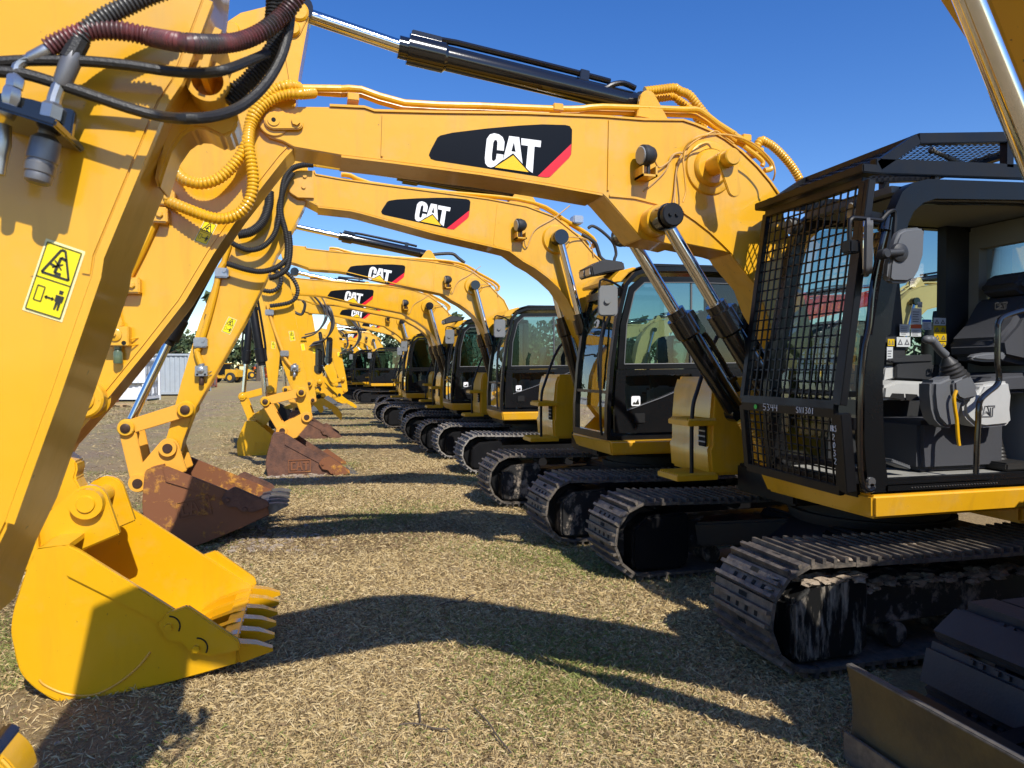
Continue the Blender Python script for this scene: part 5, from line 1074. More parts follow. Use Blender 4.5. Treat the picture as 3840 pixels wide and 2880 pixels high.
for pts, r_, mt_ in ((['K1', (2030, 1068), (1960, 1070), (1890, 1095), (1845, 1160), (1825, 1270), (1820, 1380), (1845, 1480), (1862, 1570), (1860, 1659), 'K4', (1850, 30), (1790, 75), (1700, 100), (1600, 88), (1470, 48)], .028, 'rub'),
                     (['K1', (1900, 1120), (1850, 1200), (1810, 1330), (1805, 1430), (1770, 1530), (1700, 1600), (1610, 1620), (1530, 1590), (1500, 1570)], .026, 'rub'),
                     (['K1', (1745, 1240), (1740, 1340), (1700, 1440), (1630, 1500), (1540, 1520)], .045, 'rub'), (['K1', (1870, 1500), (1880, 1600), 'K4', (1870, 40), (1850, 90), (1790, 130), (1740, 140)], .028, 'rub')):
    hose(boB, 'ribbed_hose', pts, B0-.10, r_, mt_, RB, 10)
hose(boB, 'hose', ['K2', (1600, 1478), (1630, 1465), (1690, 1500), (1760, 1570), (1780, 1640), 'K5', (1770, 20), (1765, 60)], B0+.1, .018, 'rub'); hose(boB, 'hose', ['K2', (1560, 1520), (1640, 1570), (1665, 1630), 'K5', (1680, 10), (1730, 50)], B0+.0, .022, 'rub')
mb = MB(); q = p3('K2', 1535, 1425, B0); mb.box(q.x-.06, q.x+.06, B0-.02, B0+.12, q.z-.04, q.z+.05, .01); mb.build('line_clamp', M['steel'], boB)
mb = MB(); a, c = xz('K1', 1945, 1190, B0-.02), xz('K1', 1945, 1190, B0-.02); mb.prism(tr(['K1', (2033, 1105), (2035, 1285), (1930, 1282), (1880, 1250), (1856, 1190), (1872, 1130), (1920, 1103)], B0-.03), B0-.03, B0-.002, .006)
for x, y in ((1975, 1140), (1968, 1210)): q = xz('K1', x, y, B0-.03); mb.lathe((q[0], B0-.045, q[1]), (0, 1, 0), [(0, .016), (0, .022), (.016, .022)], 8)
mb.build('tip_plate', M['yel3'], boB)
# ---- C
C0 = 12.75; pinC = xz('K5', 865, 190, C0-.13); dxC, dzC = pinC[0]-G_PIN[0], pinC[1]-G_PIN[1]
stkC = tr(['L2', (540, 60), (480, 360), (640, 850), (760, 1280), (860, 1560), 'L5', (1040, 250), (1085, 400), (1130, 520), (1150, 600), (1210, 640), (1270, 600), (1272, 470), (1235, 200), (1192, 0), 'L2', (1000, 1100), (905, 500), (850, 180), (800, -60), (660, -120)], C0+.04)
QC = {k: xz('L5', *v, C0) for k, v in dict(q1=(675, 365), q2=(1140, 245), q3=(895, 740), q4=(1210, 565)).items()}
bkC = dict(T=xz('L5', 965, 795, 12.3), L=xz('L5', 1745, 1300, 12.3), y0=12.30, y1=13.35, mt='rust', cut='rusty', tmat='wornedge', emat='wornedge', teeth=5, emblem='rusty', seam=False)
ramC = (xz('L5', 675, 360, C0+.15), xz('L2', 490, 1260, C0+.15), xz('L2', 330, 300, C0+.15))
rC, boC, soC = machine('excavator whose chocolate brown bucket carries a cast badge on its cheek', 2.35, 11.55, dxC, dzC, tipx=-.38, stick=stkC, Q=QC, bram=ramC, bk=bkC, decal=(xz('K5', 30, 113, C0), xz('K5', 413, 68, C0)), lamp_at=xz('K5', 690, 155, C0-.1), shoe='shoel', mud=.1,
    sram=(xz('K1', 1890, 1462, C0+.17), xz('K2', -5, 1532, C0+.17), xz('K2', 560, 1652, C0+.17)), stk_sticker=rect('L2', (858, 966), (925, 958), (836, 838), C0+.04))
hose(soC, 'hydraulic_line', ['L2', (560, 500), (590, 600), (640, 780), (740, 1050), (800, 1200), (900, 1320)], C0-.0, .028, 'ychip', sm=3)
mb = MB()
for x, y in ((590, 595), (785, 1125)): q = p3('L2', x, y, C0); mb.box(q.x-.07, q.x+.07, C0-.05, C0+.05, q.z-.05, q.z+.05, .012)
mb.build('line_clamp', M['steel'], soC); block(soC, 'L2', 915, 1315, C0+.04, .62, 'steel', 'steel')
for pts, r_ in ((['L2', (700, -20), (760, 40), (850, 110), (920, 200), (955, 300), (930, 400), (860, 460), (740, 490), (590, 510)], .032), (['L2', (620, 40), (700, 80), (735, 160), (725, 240), (670, 300), (590, 320), (490, 300)], .034)): hose(boC, 'ribbed_hose', pts, C0-.08, r_, 'rub', (.04, .006), 8)
hose(boC, 'hose', ['K2', (510, 1640), (560, 1652), (640, 1645), (720, 1645), 'K5', (760, 15), (800, 45)], C0+.1, .03, 'rub')
# ---- D
D0 = 15.95; pinD = xz('K5', 570, 325, D0-.13); dxD, dzD = pinD[0]-G_PIN[0], pinD[1]-G_PIN[1]
stkD = tr(['L2', (430, 250), (420, 450), (470, 800), (540, 1250), (580, 1560), 'L5', (690, 200), (720, 400), (760, 480), (815, 470), (805, 390), (818, 200), (840, 0), 'L2', (735, 1000), (690, 600), (640, 200)], D0+.04)
QD = {k: xz('L5', *v, D0) for k, v in dict(q1=(378, 300), q2=(740, 207), q3=(500, 612), q4=(790, 440)).items()}
bkD = dict(T=xz('L5', 570, 640, 15.45), L=xz('L5', 1120, 1110, 15.45), y0=15.45, y1=16.5, mt='yel2', cut='yel2', teeth=5, emblem='yel2', seam=True)
ramD = (xz('L5', 390, 290, D0+.15), xz('L2', 285, 1245, D0+.15), xz('L2', 345, 500, D0+.15))
rD, boD, soD = machine('excavator with a clean bright yellow bucket half hidden by the badged brown one', 2.12, 14.75, dxD, dzD, tipx=-.42, stick=stkD, Q=QD, bram=ramD, bk=bkD, decal=(xz('L2', 1337, 387, D0), xz('L2', 1938, 312, D0)), lamp_at=xz('K5', 415, 305, D0-.1), pinm='yel2', lampbar=True,
    stk_sticker=rect('L2', (612, 1060), (662, 1070), (616, 968), D0+.04), sram=(xz('S', 1105, 1020, D0+.17), xz('L2', 1450, 190, D0+.17), xz('L2', 1850, 240, D0+.17)))
hose(boD, 'hose', ['L2', (780, 500), (800, 600), (850, 560), (1000, 620), (1050, 500), (1020, 440)], D0-.05, .03, 'rub')
# ---- the far end of the row
def shift(ps, dx, dz=0): return [(p[0]+dx, p[1]+dz) for p in ps]
def far(label, xf, yn, dx, sx, dsx, bmat_, off, up=0.0, **kw):
    Q = {k: (v[0]+dsx, v[1]+.02) for k, v in QC.items()}; rm = [(p[0]+dsx, p[1]+.02) for p in ramC]
    T_, L_ = (bkC['T'][0]+dsx+off, bkC['T'][1]+up), (bkC['L'][0]+dsx+off, bkC['L'][1]+up)
    bk = dict(T=T_, L=L_, y0=yn+.85, y1=yn+1.85, mt=bmat_, cut=bmat_, tmat=bmat_ if bmat_ != 'yel2' else 'tooth', teeth=5, seam=False)
    st = shift(stkC, dsx, .02); q = shift([rect('L2', (858, 966), (925, 958), (836, 838), C0+.04)[0]], dsx)[0]; rr_ = rect('L2', (858, 966), (925, 958), (836, 838), C0+.04)
    tip_ = G_TIP[2]; fx = G_FOOT[0][0]; want = st[-1][0]+.2
    return machine(label, xf, yn, dx, 0, sx, tipx=-.45, stick=st, Q=Q, bram=rm, bk=bk, fine=False, stk_sticker=(q, rr_[1], rr_[2]), sram=((st[-1][0]+.25, 3.95), (st[-1][0]+.95, 3.9), (st[-1][0]+2.1, 3.72)), **kw)
def hoses(bo, Y, c, n=7, s=1.0):
    for i in range(n):
        a = random.uniform(-.08, .08); mb = MB()
        mb.tube([(c[0]-.25*s+a, Y-.05, c[1]+.75*s), (c[0]+.02*s+a, Y-.12-.02*i, c[1]+.55*s+a), (c[0]+(.12+.1*random.random())*s, Y-.15-.02*i, c[1]+.1*s+a), (c[0]-.05*s+a, Y-.12-.02*i, c[1]-.35*s+a), (c[0]-.45*s+a, Y-.05, c[1]-.5*s+a)], .018, 6); mb.build('hose', M['spir' if i % 3 else 'rub'], bo)
rE, boE, soE = far('excavator with a rust brown bucket right behind the clean bright yellow one', 2.45, 18.0, .25, 1.0, .12, 'rust', .0)
rF, boF, soF = far('excavator with a black bucket beneath its toothed yellow thumb clamp', 2.0, 21.3, .0, .95, .42, 'bsat', -.9, pinm='yel2', shoe='shoe')
rG, boG, soG = far('excavator with a grey bucket beneath its toothed yellow thumb clamp', 2.55, 27.0, .6, .78, 1.35, 'gpla', -1.0, up=.45, pinm='yel2')
rH, boH, soH = far('excavator with the second farthest black cab in the row', 2.2, 36.6, .3, .80, 1.35, 'yel2', -.2, pinm='yel2', side='yel3')
rI, boI, soI = far('excavator with a black cab between the last one and the second farthest', 1.5, 40.6, .2, .80, 1.3, 'yel2', -.2, pinm='yel2')
rJ, boJ, soJ = far('farthest excavator of the row, its black cab left of all others', .9, 44.6, -.4, .80, .8, 'yel2', -.2, pinm='yel2')
hoses(boE, 19.2, (.25, 3.05), 3, .9); hoses(boF, 22.5, (.5, 3.0), 13); hoses(boG, 28.2, (1.65, 2.95), 13, 1.1); hoses(boH, 37.8, (1.7, 3.0), 5)
def thumb(root, pts, Y, so_name='thumb_clamp', th=.30):
    mb = MB(); mb.prism(tr(pts, Y), Y, Y+th, .01); return mb.build(so_name, M['yel2'], root)
thF = thumb(rF, ['L5', (1290, 330), (1310, 215), (1355, 195), (1395, 260), (1440, 330), (1540, 392), (1620, 450), (1668, 530), (1668, 590), (1645, 612), (1628, 575), (1600, 560), (1590, 540), (1560, 525), (1552, 500), (1525, 490), (1545, 462), (1500, 470), (1480, 440), (1455, 440), (1440, 418), (1418, 425), (1432, 470), (1418, 505), (1385, 515), (1350, 470), (1330, 440), (1300, 420)], 22.4)
mb = MB(); mb.prism(tr(['N2', (520, 1190), (600, 1145), (680, 1160), (722, 1215), (700, 1300), (650, 1370), (560, 1420), (540, 1300)], 22.3), 22.3, 22.34, .01); mb.build('quick_coupler', M['bsat'], rF)
q = xz('N2', 655, 1220, 22.3); mb = MB(); mb.cyl((q[0], 22.22, q[1]), (q[0], 22.29, q[1]), .05); mb.build('linkage_pin', M['yel'], rF)
q = xz('N2', 795, 1430, 22.39); mb = MB(); mb.cyl((q[0], 22.385, q[1]), (q[0], 22.395, q[1]), .07); mb.build('clamp_hole', M['hole'], thF)
thG = thumb(rG, ['N2', (840, 905), (900, 925), (1000, 940), (1010, 790), (1065, 790), (1070, 960), (1110, 1105), (1230, 1180), (1330, 1290), (1420, 1420), (1560, 1530), (1680, 1590), (1765, 1659), 'L5', (1865, 440), (1840, 452), (1800, 430), (1780, 425), (1765, 405), (1740, 400), (1730, 375), (1700, 375), 'N2', (1470, 1570), (1310, 1490), (1270, 1370), (1180, 1290), (1080, 1190), (960, 1070)], 28.0)
for x, y, r_ in ((1335, 1388, .06),): q = xz('N2', x, y, 27.98); mb = MB(); mb.cyl((q[0], 27.98, q[1]), (q[0], 27.995, q[1]), r_); mb.build('clamp_hole', M['hole'], thG)
link(rG, 'thumb_link', xz('N2', 1040, 700, 27.9), xz('N2', 1190, 990, 27.9), .14, .14, 27.85, 27.95, 'yel2')
ram(rF, 'thumb_cylinder', (xz('N2', 795, 1240, 22.6)[0], 22.6, xz('N2', 795, 1240, 22.6)[1]), (xz('N2', 790, 800, 22.6)[0], 22.6, xz('N2', 790, 800, 22.6)[1]), (xz('N2', 800, 180, 22.6)[0], 22.6, xz('N2', 800, 180, 22.6)[1]), .04, .12, pipes=False)
ram(rG, 'thumb_cylinder', (xz('N2', 1040, 700, 28.1)[0], 28.1, xz('N2', 1040, 700, 28.1)[1]), (xz('N2', 1050, 560, 28.1)[0], 28.1, xz('N2', 1050, 560, 28.1)[1]), (xz('N2', 1080, -30, 28.1)[0], 28.1, xz('N2', 1080, -30, 28.1)[1]), .06, .12, pipes=False)

# ================================================================== Z: the small machine the viewer stands beside
ZS0, ZS1 = 1.37, 1.61; XZ, YZ = 2.70, .38
Z = thing('excavator', 'small excavator with dozer blade, its stick hung with couplers and spiral hoses', 'excavator', (4.3, 1.5, 0), GRP)
track(Z, XZ, YZ, .6, 3.2, .66, 'rpad', 'bsat', pads=True); track(Z, XZ, 2.05, .6, 3.2, .66, 'rpad', 'bsat', pads=True)
undercarriage(Z, XZ, YZ, 1.67, 3.2, .66); upper(Z, XZ, YZ, g=1.67, cabx=.45, hx=1.55, box=False); zc = cab(Z, XZ+.40, YZ, fine=False); zc.location.z = -.24
for o_ in kids(Z):
    if o_.name.startswith('cab_plinth'): o_.location.z = -.24
mb = MB()
zb = [(.12, 2.90), (.55, 3.02), (1.15, 3.14), (1.50, 3.08), (1.72, 2.86), (1.95, 2.62), (2.35, 2.25), (2.75, 1.75), (2.95, 1.2)]; zt = [(-.18, 3.22), (0, 3.40), (.5, 3.56), (1.2, 3.78), (1.55, 3.74), (1.95, 3.45), (2.6, 2.75), (3.15, 1.9), (3.28, 1.2)]
mb.prism(zb[::-1]+[(-.12, 2.98)]+zt, 1.35, 1.66, .006); zbo = mb.build('boom', M['yel'], Z); plates(zbo, zt, zb, 1.35, 1.66, 'yel')
qa, qb = p3('K9', 1868, 0, 1.5), p3('K9', 2105, 600, 1.5); dq = qb-qa
ram(Z, 'boom_cylinder', qa-dq*.9, qa+dq*2.6, qa+dq*6.8, .0385, .065, gland=.12)
mb = MB(); mb.prism([(2.42, .42), (2.40, .95), (2.62, 1.45), (2.90, 1.75), (3.32, 1.75), (3.45, .98), (3.45, .42)], 1.22, 1.80, .03); mb.cyl((2.6, 1.5, .35), (2.6, 1.5, 1.3), .16); mb.build('swing_bracket', M['yel'], Z)
# stick
er = tr(['K1', (1380, -260), (1345, 0), (1150, 520), (1055, 660), (860, 1130), (640, 1659), 'K4', (620, 130), (355, 900), (180, 1380), (60, 1720), 'S', (-60, 2150), (-160, 2420)], ZS0)
el = [(p[0]-w_, p[1]-w_*.36) for p, w_ in zip(er, (.62, .58, .52, .50, .47, .44, .44, .38, .33, .30, .27, .25))]
top_ = [(er[0][0]+.04, er[0][1]+.45), (er[0][0]-.15, er[0][1]+.72), (er[0][0]-.45, er[0][1]+.60)]
mb = MB(); mb.prism(er[::-1]+top_+el, ZS0, ZS1, .006); zst = mb.build('stick', M['yel'], Z)
e2 = tr(['K1', (1345, 0), (1150, 520), (1055, 660), (860, 1130), (640, 1659), 'K4', (620, 130), (355, 900), (180, 1380), (60, 1720)], ZS0)
mb = MB(); mb.strip([(p[0]-.004, p[1]) for p in e2], ZS0-.006, ZS0+.012, .014, side=1); mb.strip([(p[0]-.020, p[1]+.004) for p in e2[:6]], ZS0-.003, ZS0+.01, .012, side=1)
mb.strip(tr(['K1', (1395, 180), (1330, 330), (1290, 480)], ZS0), ZS0-.004, ZS1-.06, .012); mb.build('weld_seam', M['yel'], zst)
mb = MB(); ly = 1.47
mb.prism(tr(['K1', (1080, 700), (1250, 560), (1330, 500), (1420, 505), (1490, 570), (1530, 700), (1548, 790), (1510, 865), (1440, 890), (1330, 835), (1250, 830), (1180, 880), (1110, 980), (1060, 1130), (1030, 1230), (1000, 1150)], ly), ly, ly+.10, .006)
c = xz('K1', 1380, 620, ly); mb.ring(circ(c, .037, 26), circ(c, .027, 26), ly-.075, ly-.001); mb.cyl((c[0], ly-.006, c[1]), (c[0], ly+.02, c[1]), .027, n=24); mb.build('cylinder_lug', M['yel'], zst)
# coupler bracket, couplers and hoses
yh = 1.295
mb = MB(); pl = tr(['K1', (-90, 700), (0, 740), (130, 775), (270, 810), (380, 850), (460, 885), (486, 720), (470, 706), (390, 690), (200, 640), (0, 600), (-90, 590)], ZS0-.07)
mb.prism(pl, ZS0-.07, ZS0-.055, .003); a, b_ = p3('K1', 460, 890, yh), p3('K1', -90, 720, yh); mb.bar(a, b_, .012, .14, up=(0, 1, 0), bev=.003); mb.box(-.75, -.60, ZS0-.056, ZS0-.0, 2.0, 2.06); mb.build('coupler_bracket', M['blk'], zst)
def fitting(name, pts, mt, Y=yh, n=20):
    """turned coupler: pts = (K1 x, K1 y, half width in sheet px)"""
    ps = [p3('K1', p[0], p[1], Y) for p in pts]; d = (ps[-1]-ps[0]); L = d.length; mb = MB(); px = (ps[0]-EYE).dot(FW)/FPX/1.728
    prof_ = []
    for p, q in zip(ps, pts): prof_.append(((p-ps[0]).dot(d.normalized()), q[2]*px))
    mb.lathe(ps[0], d, prof_, n); return mb.build(name, M[mt], zst)
fitting('coupler', [(322, 800, 60), (318, 850, 62), (316, 852, 55), (300, 880, 55), (285, 910, 88), (270, 1000, 92), (262, 1040, 92), (260, 1045, 84), (258, 1062, 84), (256, 1066, 90), (250, 1120, 86), (248, 1125, 78), (244, 1150, 80), (242, 1175, 76), (240, 1190, 60)], 'gsteel')
fitting('coupler', [(20, 810, 50), (15, 850, 52), (5, 930, 58), (0, 1000, 48), (-6, 1060, 44), (-12, 1130, 40)], 'steel')
fitting('hex_nut', [(348, 670, 50), (340, 690, 68), (325, 770, 66), (322, 790, 48)], 'steel', n=6); fitting('hex_nut', [(88, 560, 44), (84, 590, 56), (70, 640, 58), (60, 680, 44), (58, 690, 52), (50, 745, 56), (44, 780, 46)], 'steel', n=6); fitting('hex_nut', [(110, 480, 34), (104, 510, 56), (92, 570, 52)], 'steel', n=6)
for pts, r_ in ((['K1', (345, 680), (355, 630), (395, 520)], .0105), (['K1', (105, 500), (112, 440), (140, 405), (190, 385)], .0085)): hose(zst, 'fitting_pipe', pts, yh, r_, 'steel')
fitting('crimp_sleeve', [(395, 560, 46), (405, 530, 56), (450, 400, 62), (470, 340, 60), (490, 320, 50)], 'gsteel'); fitting('crimp_sleeve', [(185, 390, 36), (200, 375, 44), (300, 325, 46), (340, 310, 40)], 'steel')
SR = (.0068, .0022)
hose(zst, 'hydraulic_hose', ['K1', (450, 390), (490, 320), (520, 260)], yh, .0155, 'rub', sm=4)
hose(zst, 'spiral_hose', ['K1', (505, 265), (545, 215), (600, 165), (700, 100), (820, 40), (960, -25), (1150, -90)], yh, .0135, 'spir', SR, 14)
hose(zst, 'spiral_hose', ['K1', (310, 315), (400, 265), (520, 215), (650, 195), (820, 205), (1000, 245), (1180, 275, 1.24), (1350, 285, 1.28), (1500, 278, 1.32), (1620, 245, 1.34), (1730, 185, 1.35), (1830, 100, 1.36), (1900, 20, 1.36), (1940, -60, 1.36)], yh, .0135, 'spirr', SR, 14)
hose(zst, 'hydraulic_hose', ['K1', (-60, 408), (0, 402), (150, 393), (350, 392), (600, 400), (850, 425), (1100, 462), (1300, 472), (1450, 455, 1.28), (1600, 400, 1.34), (1730, 345, 1.38)], yh, .0085, 'rub')
hose(zst, 'hydraulic_hose', ['K1', (-60, 462), (50, 468), (180, 485), (380, 545), (600, 620), (850, 705), (1050, 755), (1220, 768, 1.24), (1400, 750, 1.28), (1560, 690, 1.32), (1700, 570, 1.35), (1800, 420, 1.37), (1855, 270, 1.38), (1880, 120, 1.38), (1885, -30, 1.38)], yh, .0090, 'rub')
for pts in (['K1', (1775, -60), (1775, 60), (1760, 170), (1740, 250)], ['K1', (1835, 200), (1760, 330), (1670, 450), (1570, 570), (1480, 670)], ['K1', (1800, -60), (1830, 100), (1815, 240), (1740, 360), (1640, 500), (1520, 590)]):
    hose(zst, 'spiral_hose', pts, 1.42, .0135, 'rub', SR, 12)
a, b_, c = p3('S', 84, 1162, ZS0), p3('S', 234, 1209, ZS0), p3('S', 173.6, 894, ZS0)
sticker(zst, ZS0, (a.x, a.z), (b_.x-a.x, b_.z-a.z), (c.x-a.x, c.z-a.z))
mb = MB(); mb.prism(tr(['K7', (-220, 1660), (-110, 1540), (-50, 1555), (0, 1580), (50, 1620), (95, 1675), (120, 1740), (130, 1800), (-100, 1900)], 1.44), 1.44, 1.53, .006); thZ = mb.build('thumb_clamp', M['yel2'], Z)
mb = MB(); mb.prism(tr(['K7', (-170, 1610), (-110, 1535), (-40, 1548), (8, 1575), (-20, 1590), (-60, 1615), (-120, 1650)], 1.435), 1.435, 1.535, .01); mb.build('clamp_tooth', M['blk'], thZ)
mb = MB(); mb.tube([Vector((p[0], 1.438, p[1])) for p in tr(['K7', (10, 1600), (45, 1635), (80, 1685), (102, 1750)], 1.44)], .004, 6); mb.build('weld_seam', M['yel2'], thZ)
bucket(Z, T=(-1.55, .75), L=(-1.12, .30), y0=1.18, y1=1.75, mt='yel2', tmat='blk', teeth=4, seam=False)
# dozer blade
mb = MB(); fp = []
for i in range(9):
    t = i/8; fp.append((2.27+.10*math.sin(math.pi*t)*.9-.05*t*(t > .9), .02+.47*t))
q0 = xz('D', 1840, 1440, 2.62)
fp = [(q0[0]-.03+.045*math.sin(math.pi*(.12+.8*i/9)), .03+(q0[1]-.03)*i/9) for i in range(10)]
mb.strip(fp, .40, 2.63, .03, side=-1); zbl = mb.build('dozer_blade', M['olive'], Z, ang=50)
mb = MB(); mb.bar((fp[-1][0]+.015, .40, fp[-1][1]+.004), (fp[-1][0]+.015, 2.635, fp[-1][1]+.004), .035, .014, bev=.004); mb.bar((fp[0][0]-.012, .40, .075), (fp[0][0]-.012, 2.63, .075), .014, .15, bev=.003); mb.build('blade_edge', M['wornedge'], zbl)
mb = MB()
for y in (.9, 2.1): mb.bar((fp[4][0]+.05, y, .25), (3.1, y, .32), .1, .14, bev=.01)
mb.box(fp[4][0]+.02, fp[4][0]+.10, .6, 2.4, .1, .42, .01); mb.build('blade_arm', M['bsat'], zbl)
# ================================================================== setting
def ground_mat():
    m = bpy.data.materials.new('dry_turf'); m.use_nodes = True; N = m.node_tree.nodes; L = m.node_tree.links; b = N['Principled BSDF']; b.inputs['Roughness'].default_value = .95; b.inputs['Specular IOR Level'].default_value = .15
    tc = N.new('ShaderNodeTexCoord')
    def noise(s, d=6, r=.6, vec=None):
        n = N.new('ShaderNodeTexNoise'); n.inputs['Scale'].default_value = s; n.inputs['Detail'].default_value = d; n.inputs['Roughness'].default_value = r; L.new(vec or tc.outputs['Object'], n.inputs['Vector']); return n.outputs['Fac']
    def rng(v, a, c, lo=0, hi=1):
        n = N.new('ShaderNodeMapRange'); n.inputs['From Min'].default_value = a; n.inputs['From Max'].default_value = c; n.inputs['To Min'].default_value = lo; n.inputs['To Max'].default_value = hi; L.new(v, n.inputs['Value']); return n.outputs['Result']
    def mix(f, a, c):
        n = N.new('ShaderNodeMix'); n.data_type = 'RGBA'; L.new(f, n.inputs['Factor'])
        for s, v in (('A', a), ('B', c)):
            if isinstance(v, tuple): n.inputs[s].default_value = (*v, 1)
            else: L.new(v, n.inputs[s])
        return n.outputs['Result']
    def mul(a, c):
        n = N.new('ShaderNodeMath'); n.operation = 'MULTIPLY'; L.new(a, n.inputs[0])
        if isinstance(c, float): n.inputs[1].default_value = c
        else: L.new(c, n.inputs[1])
        return n.outputs[0]
    fine = rng(noise(38, 8, .75), .3, .7); col = mix(fine, (.21, .14, .07), (.50, .365, .18))
    col = mix(mul(rng(noise(1.1, 4), .50, .66), rng(noise(16), .4, .6)), col, (.24, .22, .08))
    col = mix(rng(noise(.9, 5, .7), .60, .68), col, (.42, .33, .23))
    sp = N.new('ShaderNodeSeparateXYZ'); L.new(tc.outputs['Object'], sp.inputs[0])
    # the worn track that runs along the front of the row: its own soil
    n = N.new('ShaderNodeMath'); n.operation = 'ADD'; L.new(sp.outputs['X'], n.inputs[0]); w = mul(noise(.25, 4), 2.4); L.new(w, n.inputs[1])
    band = mul(rng(n.outputs[0], -7.5, -5.0), rng(n.outputs[0], -1.6, -2.9)); yy = rng(sp.outputs['Y'], 6, 9)
    dirt = mix(fine, (.19, .13, .085), (.36, .265, .175)); col = mix(mul(mul(band, yy), rng(noise(2.2, 6, .7), .30, .52)), col, dirt)
    far_ = rng(sp.outputs['Y'], 8, 26); col = mix(mul(mul(far_, .45), rng(noise(.5), .4, .6)), col, (.30, .28, .10))
    L.new(col, b.inputs['Base Color'])
    bp = N.new('ShaderNodeBump'); bp.inputs['Strength'].default_value = .9; bp.inputs['Distance'].default_value = .03; L.new(noise(55, 8, .8), bp.inputs['Height']); L.new(bp.outputs['Normal'], b.inputs['Normal'])
    return m
def hgt(x, y): return .012*np.sin(x*1.7+.6*y)*np.cos(y*1.3-.4*x)+.008*np.sin(4.1*x+2.2*y)-.006
nx, ny = 90, 120
X = np.linspace(-14, 10, nx); Y = np.linspace(-3, 29, ny)
gx, gy = np.meshgrid(X, Y); gz = hgt(gx, gy); ed = np.minimum.reduce([gx+14, 10-gx, gy+3, 29-gy]); gz = np.where(ed < .3, 0, gz)
mb = MB(); mb.v = list(zip(gx.ravel().tolist(), gy.ravel().tolist(), gz.ravel().tolist())); mb.f = [(j*nx+i, j*nx+i+1, (j+1)*nx+i+1, (j+1)*nx+i) for j in range(ny-1) for i in range(nx-1)]
B_ = 900.0; k0 = len(mb.v); mb.v += [(-14, -3, 0), (10, -3, 0), (10, 29, 0), (-14, 29, 0), (-B_, -B_, 0), (B_, -B_, 0), (B_, B_, 0), (-B_, B_, 0)]
mb.f += [(k0, k0+1, k0+5, k0+4), (k0+1, k0+2, k0+6, k0+5), (k0+2, k0+3, k0+7, k0+6), (k0+3, k0, k0+4, k0+7)]; mb.m = [0]*len(mb.f)
tag(mb.build('ground', ground_mat()), kind='structure')
# grass blades and straw: uncountable
def blades(n, seed, ylo, yhi, power, scale, name):
    rs = np.random.RandomState(seed); y = ylo+(yhi-ylo)*rs.rand(n)**power
    xl = np.maximum(-.62*y-.9, -9+0*y); xr = np.minimum(.80*y+.5, 4.2+0*y); x = xl+(xr-xl)*rs.rand(n)
    bare = (np.sin(.9*x+1.7*np.sin(.6*y+1))*np.sin(1.1*y+1.3*np.cos(.8*x)) > .62) | ((x < -2.2-.25*np.sin(y)) & (x > -6.2) & (y > 6.5)); keep = ~bare | (rs.rand(n) < .22); x, y = x[keep], y[keep]; n = len(x); z0 = hgt(x, y)
    az = rs.rand(n)*2*math.pi; tilt = np.where(rs.rand(n) < .82, rs.uniform(.0, .25, n), rs.uniform(.25, 1.1, n)); ln = rs.uniform(.016, .055, n)*scale*(1+.05*y); w = rs.uniform(.0006, .0013, n)*(1+.12*y)
    pat = np.sin(x*1.9+1.3*np.sin(y*1.1))*np.cos(y*1.4+.9*np.sin(x*.8))+rs.normal(0, .55, n)
    p2_ = np.sin(.55*x+1.4*np.sin(.7*y+.5)+2)*np.sin(.8*y+1.1*np.cos(.6*x))
    kind = np.where(pat > .98, 3, np.where(rs.rand(n) < np.where(p2_ > .25, .55, .16),  2, np.where(rs.rand(n) < .28, 1, 0)))
    tilt = np.where(kind == 3, np.maximum(tilt, .6), tilt)
    dx, dy = np.cos(az), np.sin(az); px, py = -dy, dx; c, s = np.cos(tilt), np.sin(tilt)
    bend = rs.uniform(-.35, .35, n)
    v = np.zeros((n, 5, 3))
    for k, (t, ww) in enumerate(((0, 1), (0, -1), (.55, .9), (.55, -.9), (1, 0))):
        tt = ln*t; v[:, k, 0] = x+dx*tt*c+px*(w*ww+bend*tt*t); v[:, k, 1] = y+dy*tt*c+py*(w*ww+bend*tt*t); v[:, k, 2] = z0+.002+tt*s*(1-.25*t)+.012*rs.rand(n)*(t > 0)
    me = bpy.data.meshes.new(name); V = v.reshape(-1, 3); me.vertices.add(len(V)); me.vertices.foreach_set('co', V.ravel())
    base = np.arange(n)*5; tri = np.stack([base, base+1, base+3, base, base+3, base+2, base+2, base+3, base+4], 1).reshape(-1)
    me.loops.add(len(tri)); me.loops.foreach_set('vertex_index', tri.astype(np.int32)); nf = len(tri)//3; me.polygons.add(nf); me.polygons.foreach_set('loop_start', (np.arange(nf)*3).astype(np.int32)); me.polygons.foreach_set('loop_total', np.full(nf, 3, np.int32))
    me.polygons.foreach_set('material_index', np.repeat(kind, 3).astype(np.int32)); me.update(calc_edges=True); me.validate()
    for mm in (mat('straw', (.49, .36, .17), .8, spec=.2), mat('pale_straw', (.58, .455, .25), .75, spec=.2), mat('brown_straw', (.22, .15, .08), .85, spec=.2), mat('green_blade', (.19, .21, .05), .65, spec=.3)): me.materials.append(mm)
    o = bpy.data.objects.new(name, me); C.objects.link(o); return o
tag(blades(800000, 3, 1.2, 13.5, 1.75, 1.0, 'dry_grass'), 'short straw coloured lawn with scattered green tufts', 'grass', kind='stuff')
tag(blades(90000, 4, 13.0, 42, 1.5, 1.25, 'far_grass'), 'thin dry grass between the farther machines', 'grass', kind='stuff')
rs_ = random.Random(11); mb = MB()
def clod(x, y, r): mb.ball((x, y, float(hgt(x, y))+r*.25), r, (1.3, 1.1, .6), jit=.35)
for i in range(420):
    y = rs_.uniform(2.6, 11); clod(rs_.gauss(1.95, .28) if i % 3 else rs_.uniform(-1.5, 2.2), y, rs_.uniform(.004, .014))
